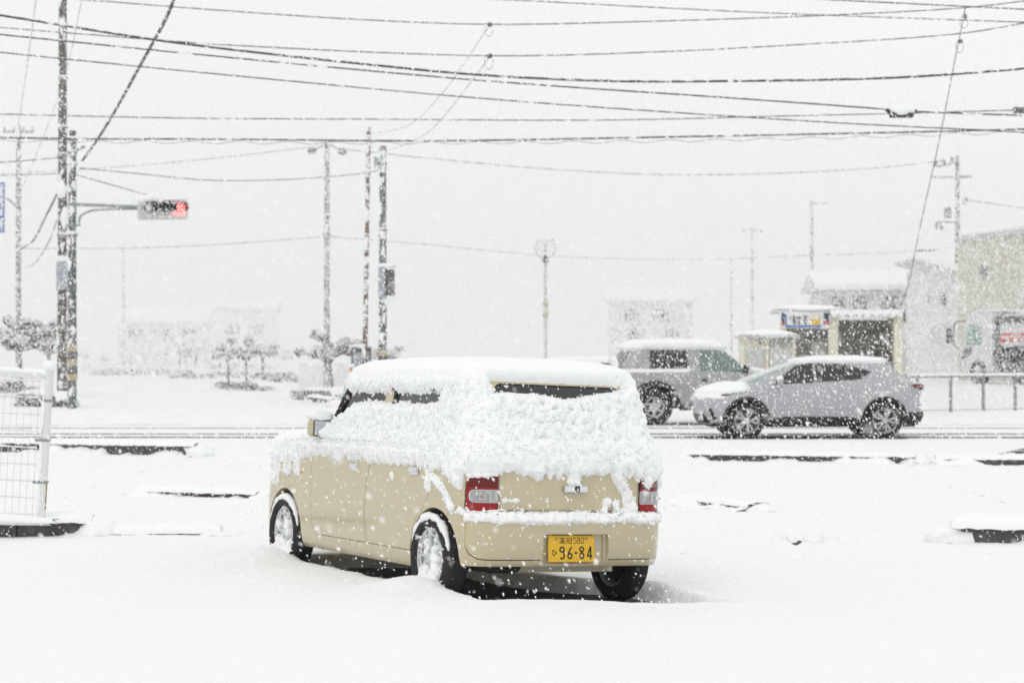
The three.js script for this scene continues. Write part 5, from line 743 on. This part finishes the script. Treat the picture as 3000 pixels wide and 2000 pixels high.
// ---------------------------------------------------------------- kiosk, shed, houses
{
  const D = 51.5, k = D / F, o = thing('coin_kiosk', 'cream coin-operated kiosk with colourful sign board and scalloped snowy roof', 'kiosk', [X(2285, D), 0, -D]), x = (u) => (u - 2285) * k, y = (v) => H(v, D);
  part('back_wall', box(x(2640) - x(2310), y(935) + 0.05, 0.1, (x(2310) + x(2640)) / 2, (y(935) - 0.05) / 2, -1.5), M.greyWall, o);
  part('left_side_wall', box(0.1, y(950), 1.5, x(2312), y(950) / 2, -0.75), M.cream, o); part('right_side_wall', box(0.1, y(930), 1.5, x(2640), y(930) / 2, -0.75), M.cream, o);
  part('pillar', box(x(2455) - x(2428), y(930), 0.22, x(2441), y(930) / 2, 0), M.cream, o); part('pillar', box(x(2642) - x(2618), y(930), 0.22, x(2630), y(930) / 2, 0), M.cream, o); part('pillar', box(0.2, y(960), 0.2, x(2303), y(960) / 2, -0.1), M.cream, o);
  // sign board with its printed fields
  const s = part('sign_board', rbox(x(2428) - x(2285), y(915) - y(962), 0.14, (x(2285) + x(2428)) / 2, (y(915) + y(962)) / 2, 0.12, 0.015), M.signWhite, o), f = (u0, u1, v0, v1, m, n = 'sign_field', z = 0.2) => part(n, box(x(u1) - x(u0), y(v0) - y(v1), 0.014, (x(u0) + x(u1)) / 2, (y(v0) + y(v1)) / 2, z), m, s);
  f(2287, 2298, 917, 945, M.navy); f(2287, 2298, 946, 953, M.signRed); f(2300, 2404, 953, 959, M.signBlue); f(2299, 2302, 918, 954, M.signBlue); f(2410, 2426, 917, 941, M.navy); f(2409, 2427, 943, 952, M.signRed); f(2369, 2398, 935, 951, M.signYellow); f(2370, 2397, 920, 926, M.cream); f(2398, 2400, 920, 951, M.yellow); f(2309, 2319, 926, 937, M.palePanel); f(2322, 2326, 922, 950, M.navy); f(2330, 2345, 928, 932, M.navy); f(2336, 2341, 928, 950, M.navy); f(2350, 2364, 924, 929, M.greyWall); f(2355, 2359, 924, 951, M.navy); f(2326, 2333, 942, 949, M.yellow); f(2318, 2364, 938, 940, M.steel);
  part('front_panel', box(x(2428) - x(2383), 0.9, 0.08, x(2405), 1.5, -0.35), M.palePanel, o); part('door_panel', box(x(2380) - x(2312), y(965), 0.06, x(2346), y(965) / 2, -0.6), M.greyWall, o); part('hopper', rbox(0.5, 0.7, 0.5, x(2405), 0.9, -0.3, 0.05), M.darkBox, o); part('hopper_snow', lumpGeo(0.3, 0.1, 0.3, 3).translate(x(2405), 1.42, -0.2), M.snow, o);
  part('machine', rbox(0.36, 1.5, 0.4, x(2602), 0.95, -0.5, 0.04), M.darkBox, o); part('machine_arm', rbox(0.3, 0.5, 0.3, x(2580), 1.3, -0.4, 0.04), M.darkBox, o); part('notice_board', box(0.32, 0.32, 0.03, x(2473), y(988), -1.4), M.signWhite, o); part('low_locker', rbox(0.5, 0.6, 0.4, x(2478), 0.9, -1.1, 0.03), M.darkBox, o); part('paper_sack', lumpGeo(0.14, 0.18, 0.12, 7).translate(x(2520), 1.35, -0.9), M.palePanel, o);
  // corrugated roof: scalloped front edge with snow sitting on it
  const nr = 9, w = (x(2645) - x(2430)) / nr; for (let q = 0; q < nr; q++) part('roof_rib', new THREE.CylinderGeometry(w * 0.52, w * 0.52, 1.9, 10, 1, true, -Math.PI / 2, Math.PI).rotateX(Math.PI / 2).rotateZ(Math.PI).translate(x(2430) + (q + 0.5) * w, y(930) + 0.08, -0.7), new THREE.MeshStandardMaterial({ color: lin(0.4, 0.4, 0.38), roughness: 0.8, side: THREE.DoubleSide }), o);
  part('roof_snow', grid(72, 10, (i, j) => { const t = i / 72 * nr, xx = x(2428) + (x(2648) - x(2428)) * i / 72, front = j / 10, sc = Math.abs(Math.cos(t * Math.PI)) * 0.09; return [xx, front < 0.75 ? y(907) + 0.02 * fbm(xx * 2, j, 0, 2) : lerp(y(908), y(936) + 0.04 + sc, (front - 0.75) / 0.25), front < 0.75 ? lerp(-1.7, 0.28, front / 0.75) : 0.3]; }, true), M.snow, o);
  part('left_roof', box(x(2480) - x(2280), 0.1, 1.7, (x(2280) + x(2480)) / 2, y(912) + 0.02, -0.75), M.palePanel, o); part('left_roof_snow', lumpGeo((x(2480) - x(2285)) / 2, 0.13, 0.8, 4, 3, 0.08).translate((x(2285) + x(2470)) / 2, y(905), -0.6), M.snow, o); part('gutter_end', box(0.05, 0.3, 0.05, x(2644), y(925), 0.3), M.darkBox, o);
}
{
  const D = 49.5, k = D / F, o = thing('storage_shed', 'small cream shed with grey lower panels left of kiosk', 'shed', [X(2180, D), 0, -D]), x = (u) => (u - 2180) * k, y = (v) => H(v, D);
  part('walls', box(x(2332), y(985), 1.2, x(2332) / 2, y(985) / 2, -0.6), M.cream, o); part('front_panel', box(x(2240) - 0.1, y(1020), 0.04, x(2212), y(1020) / 2, 0.02), M.palePanel, o); part('front_panel', box(x(2322) - x(2256), y(1018), 0.04, x(2289), y(1018) / 2, 0.02), M.palePanel, o); part('louvre', box(x(2322) - x(2256), 0.22, 0.05, x(2289), y(1004), 0.02), M.greyWall, o); part('corner_post', box(0.06, y(985), 0.05, x(2248), y(985) / 2, 0.03), M.cream, o); part('roof', box(x(2340) + 0.1, 0.08, 1.4, x(2332) / 2, y(984), -0.55), M.palePanel, o); part('roof_snow', lumpGeo(x(2336) / 2 + 0.08, 0.13, 0.75, 6, 3, 0.08).translate(x(2332) / 2, y(980), -0.5), M.snow, o); part('wall_switch', box(0.05, 0.12, 0.03, x(2228), y(1000), 0.03), M.darkBox, o);
}
{ // big beige hall at the right: its long side runs towards us
  const o = thing('beige_hall', 'large beige metal-clad hall at right edge with round vent', 'building', [X(2808, 88), 0, -88]); const hgt = H(707, 88); o.rotation.y = -1.33;
  part('long_wall', box(14, hgt, 0.2, 7, hgt / 2, -0.1), M.beigeWall, o); for (let q = 0; q < 46; q++) part('cladding_rib', box(0.06, hgt - 0.02, 0.05, 0.15 + q * 0.3, hgt / 2, 0.02), M.beigeWall, o); part('gable_wall', box(0.2, hgt, 12, 0.1, hgt / 2, -6.2), M.beigeWall, o); part('eave', box(14.2, 0.12, 0.25, 7, hgt + 0.05, 0), M.houseGrey, o); part('roof', box(14.2, 0.15, 12.2, 7, hgt + 0.1, -6.1), M.palePanel, o); part('roof_snow', rbox(14.2, 0.25, 12.2, 7, hgt + 0.3, -6.15, 0.1), M.snow, o);
  part('vent', new THREE.CylinderGeometry(0.28, 0.28, 0.16, 20).rotateX(Math.PI / 2).translate(2.5, H(795, 85.6), 0.08), M.steel, o);
}
{
  const D = 98, k = D / F, o = thing('gabled_house', 'white two-storey house with snowy sloping roof beside beige hall', 'house', [X(2705, D), 0, -D]), y = (v) => H(v, D), w = (2812 - 2705) * k + 1.2;
  part('wall', new THREE.ExtrudeGeometry(shape([[0, 0], [w, 0], [w, y(822)], [0, y(768)]]), { depth: 4, bevelEnabled: false }).translate(0, 0, -4), M.houseWhite, o);
  part('roof', bar(V(-0.5, y(757), -2), V(w + 0.3, y(822), -2), 0.001, 3), M.houseGrey, o); const r = new THREE.ExtrudeGeometry(shape([[-0.55, y(764)], [w + 0.2, y(826)], [w + 0.2, y(818)], [-0.55, y(756)]]), { depth: 5, bevelEnabled: false }).translate(0, 0, -4.5); part('roof_slab', r, M.houseGrey, o); part('roof_snow', new THREE.ExtrudeGeometry(shape([[-0.55, y(757)], [w + 0.2, y(819)], [w + 0.2, y(796)], [-0.5, y(748)]]), { depth: 5.05, bevelEnabled: false }).translate(0, 0, -4.52), M.snow, o);
  [[2760, 2773, 855, 895], [2715, 2724, 862, 885], [2728, 2752, 960, 1000], [2770, 2795, 955, 1010]].forEach(([a, b, c, e], q) => { const g = part('window', box((b - a) * k, y(c) - y(e), 0.06, ((a + b) / 2 - 2705) * k, (y(c) + y(e)) / 2, 0.02), q ? M.houseGrey : M.window, o); part('frame', [box((b - a) * k + 0.1, 0.05, 0.08, ((a + b) / 2 - 2705) * k, y(e), 0.03), box((b - a) * k + 0.1, 0.05, 0.08, ((a + b) / 2 - 2705) * k, y(c), 0.03)], M.palePanel, g); });
}
function house(label, u0, u1, vEave, vRidge, d, wallM, wins, side = 1) {
  const k = d / F, o = thing('house', label, 'house', [X(u0, d), 0, -d]), w = (u1 - u0) * k, y = (v) => H(v, d), e = y(vEave), r = y(vRidge);
  part('wall', box(w, e, 5, w / 2, e / 2, -2.5), wallM, o);
  part('roof', new THREE.ExtrudeGeometry(shape([[-0.45, e], [5.6, e], [2.75, r - 0.02]]), { depth: w + 0.6, bevelEnabled: false }).rotateY(Math.PI / 2).translate(-0.3, 0, 0), M.houseGrey, o);
  part('roof_snow', new THREE.ExtrudeGeometry(shape([[-0.5, e + 0.02], [2.75, r + 0.02], [5.65, e + 0.02], [5.65, e + 0.3], [2.75, r + 0.28], [-0.5, e + 0.3]]), { depth: w + 0.7, bevelEnabled: false }).rotateY(Math.PI / 2).translate(-0.35, 0, 0), M.snow, o);
  for (const [a, b, c, f, m] of wins) { const g = part('window', box((b - a) * k, y(c) - y(f), 0.06, ((a + b) / 2 - u0) * k, (y(c) + y(f)) / 2, 0.02), m || M.window, o); part('sill', box((b - a) * k + 0.15, 0.06, 0.12, ((a + b) / 2 - u0) * k, y(f) - 0.03, 0.06), M.palePanel, g); }
}
house('grey two-storey building with long snowy roof behind kiosk', 2412, 2722, 850, 800, 104, M.houseGrey, [[2690, 2714, 868, 930], [2440, 2475, 870, 915, M.darkBox], [2500, 2540, 866, 915, M.darkBox], [2580, 2630, 868, 915, M.darkBox], [2660, 2712, 958, 1006], [2560, 2600, 960, 1000, M.darkBox]]);
house('faint far house with snow roof above the off-roader', 1790, 2030, 882, 843, 165, M.houseGrey, [[1830, 1870, 905, 940], [1910, 1960, 905, 940], [1840, 1890, 960, 1000], [1950, 1990, 965, 1000]]);
house('long faint low building behind the tiny trees', 345, 600, 945, 905, 205, M.houseGrey, [[370, 420, 965, 985], [450, 500, 965, 985], [530, 580, 965, 985]]);
house('faintest warehouse shape behind the spreading pine', 625, 805, 905, 880, 225, M.houseWhite, [[660, 700, 950, 980], [730, 770, 950, 980]]);

// ---------------------------------------------------------------- falling snow
{
  const geo = new THREE.IcosahedronGeometry(1, 1), p = geo.getAttribute('position'); for (let i = 0; i < p.count; i++) { const x = p.getX(i), y = p.getY(i), z = p.getZ(i), k = 1 + 0.55 * vnoise(x * 1.9 + 3, y * 1.9, z * 1.9); p.setXYZ(i, x * k, y * k, z * k); } geo.computeVertexNormals();
  const m4 = new THREE.Matrix4(), q = new THREE.Quaternion(), e = new THREE.Euler(), half = 0.5 * 3000 / F * 1.12;
  function flakes(name, label, n, dmin, dmax, size, yTop, s0) {
    seed(s0); const im = new THREE.InstancedMesh(geo, M.flake, n); let k = 0, guard = 0;
    while (k < n && guard++ < n * 30) { const d = Math.cbrt(lerp(dmin ** 3, dmax ** 3, rnd())), x = rr(-1, 1) * (half * d + (d < 46 ? 0.7 : 0)), y = EYE + rr(-0.168, 0.185) * d * 1.03; if (y < 0.1 || y > yTop) continue; const s = size() / 2; if (d < 13.2 && d > 9) { const [lx, lz] = local(x, d); if (Math.abs(lx) < 0.85 && lz > -0.62 && y < 1.62) continue; } e.set(0, rr(-1, 1), 0.75 + rr(-0.5, 0.5)); q.setFromEuler(e); m4.compose(V(x, y, -d), q, V(s * rr(0.7, 1), s * rr(1.1, 1.9), s * rr(0.7, 1))); im.setMatrixAt(k++, m4); }
    im.count = k; im.name = name; scene.add(im); tag(im, label, 'snowfall', null, 'stuff');
  }
  const wild = (a, b) => () => lerp(a, b, Math.pow(rnd(), 1.9));
  flakes('near_snowflakes', 'large blurred snowflakes drifting close to the lens', 260, 2.0, 5, wild(0.004, 0.01), 3, 21);
  flakes('falling_snow', 'big wet snowflakes falling through the near air', 70000, 4.5, 20, wild(0.0018, 0.0105), 6, 11);
  flakes('falling_snow_001', 'snowflakes falling between the beige hatchback and the road', 95000, 20, 46, wild(0.006, 0.02), 10, 14);
  flakes('distant_snowfall', 'dense snowfall in the middle distance beyond the road', 235000, 56, 90, () => rr(0.018, 0.032), 11, 12);
  flakes('distant_snowfall_001', 'thick curtain of snowfall hiding the far background', 560000, 90, 185, () => rr(0.036, 0.06), 14, 13);
}
renderer.render(scene, camera);
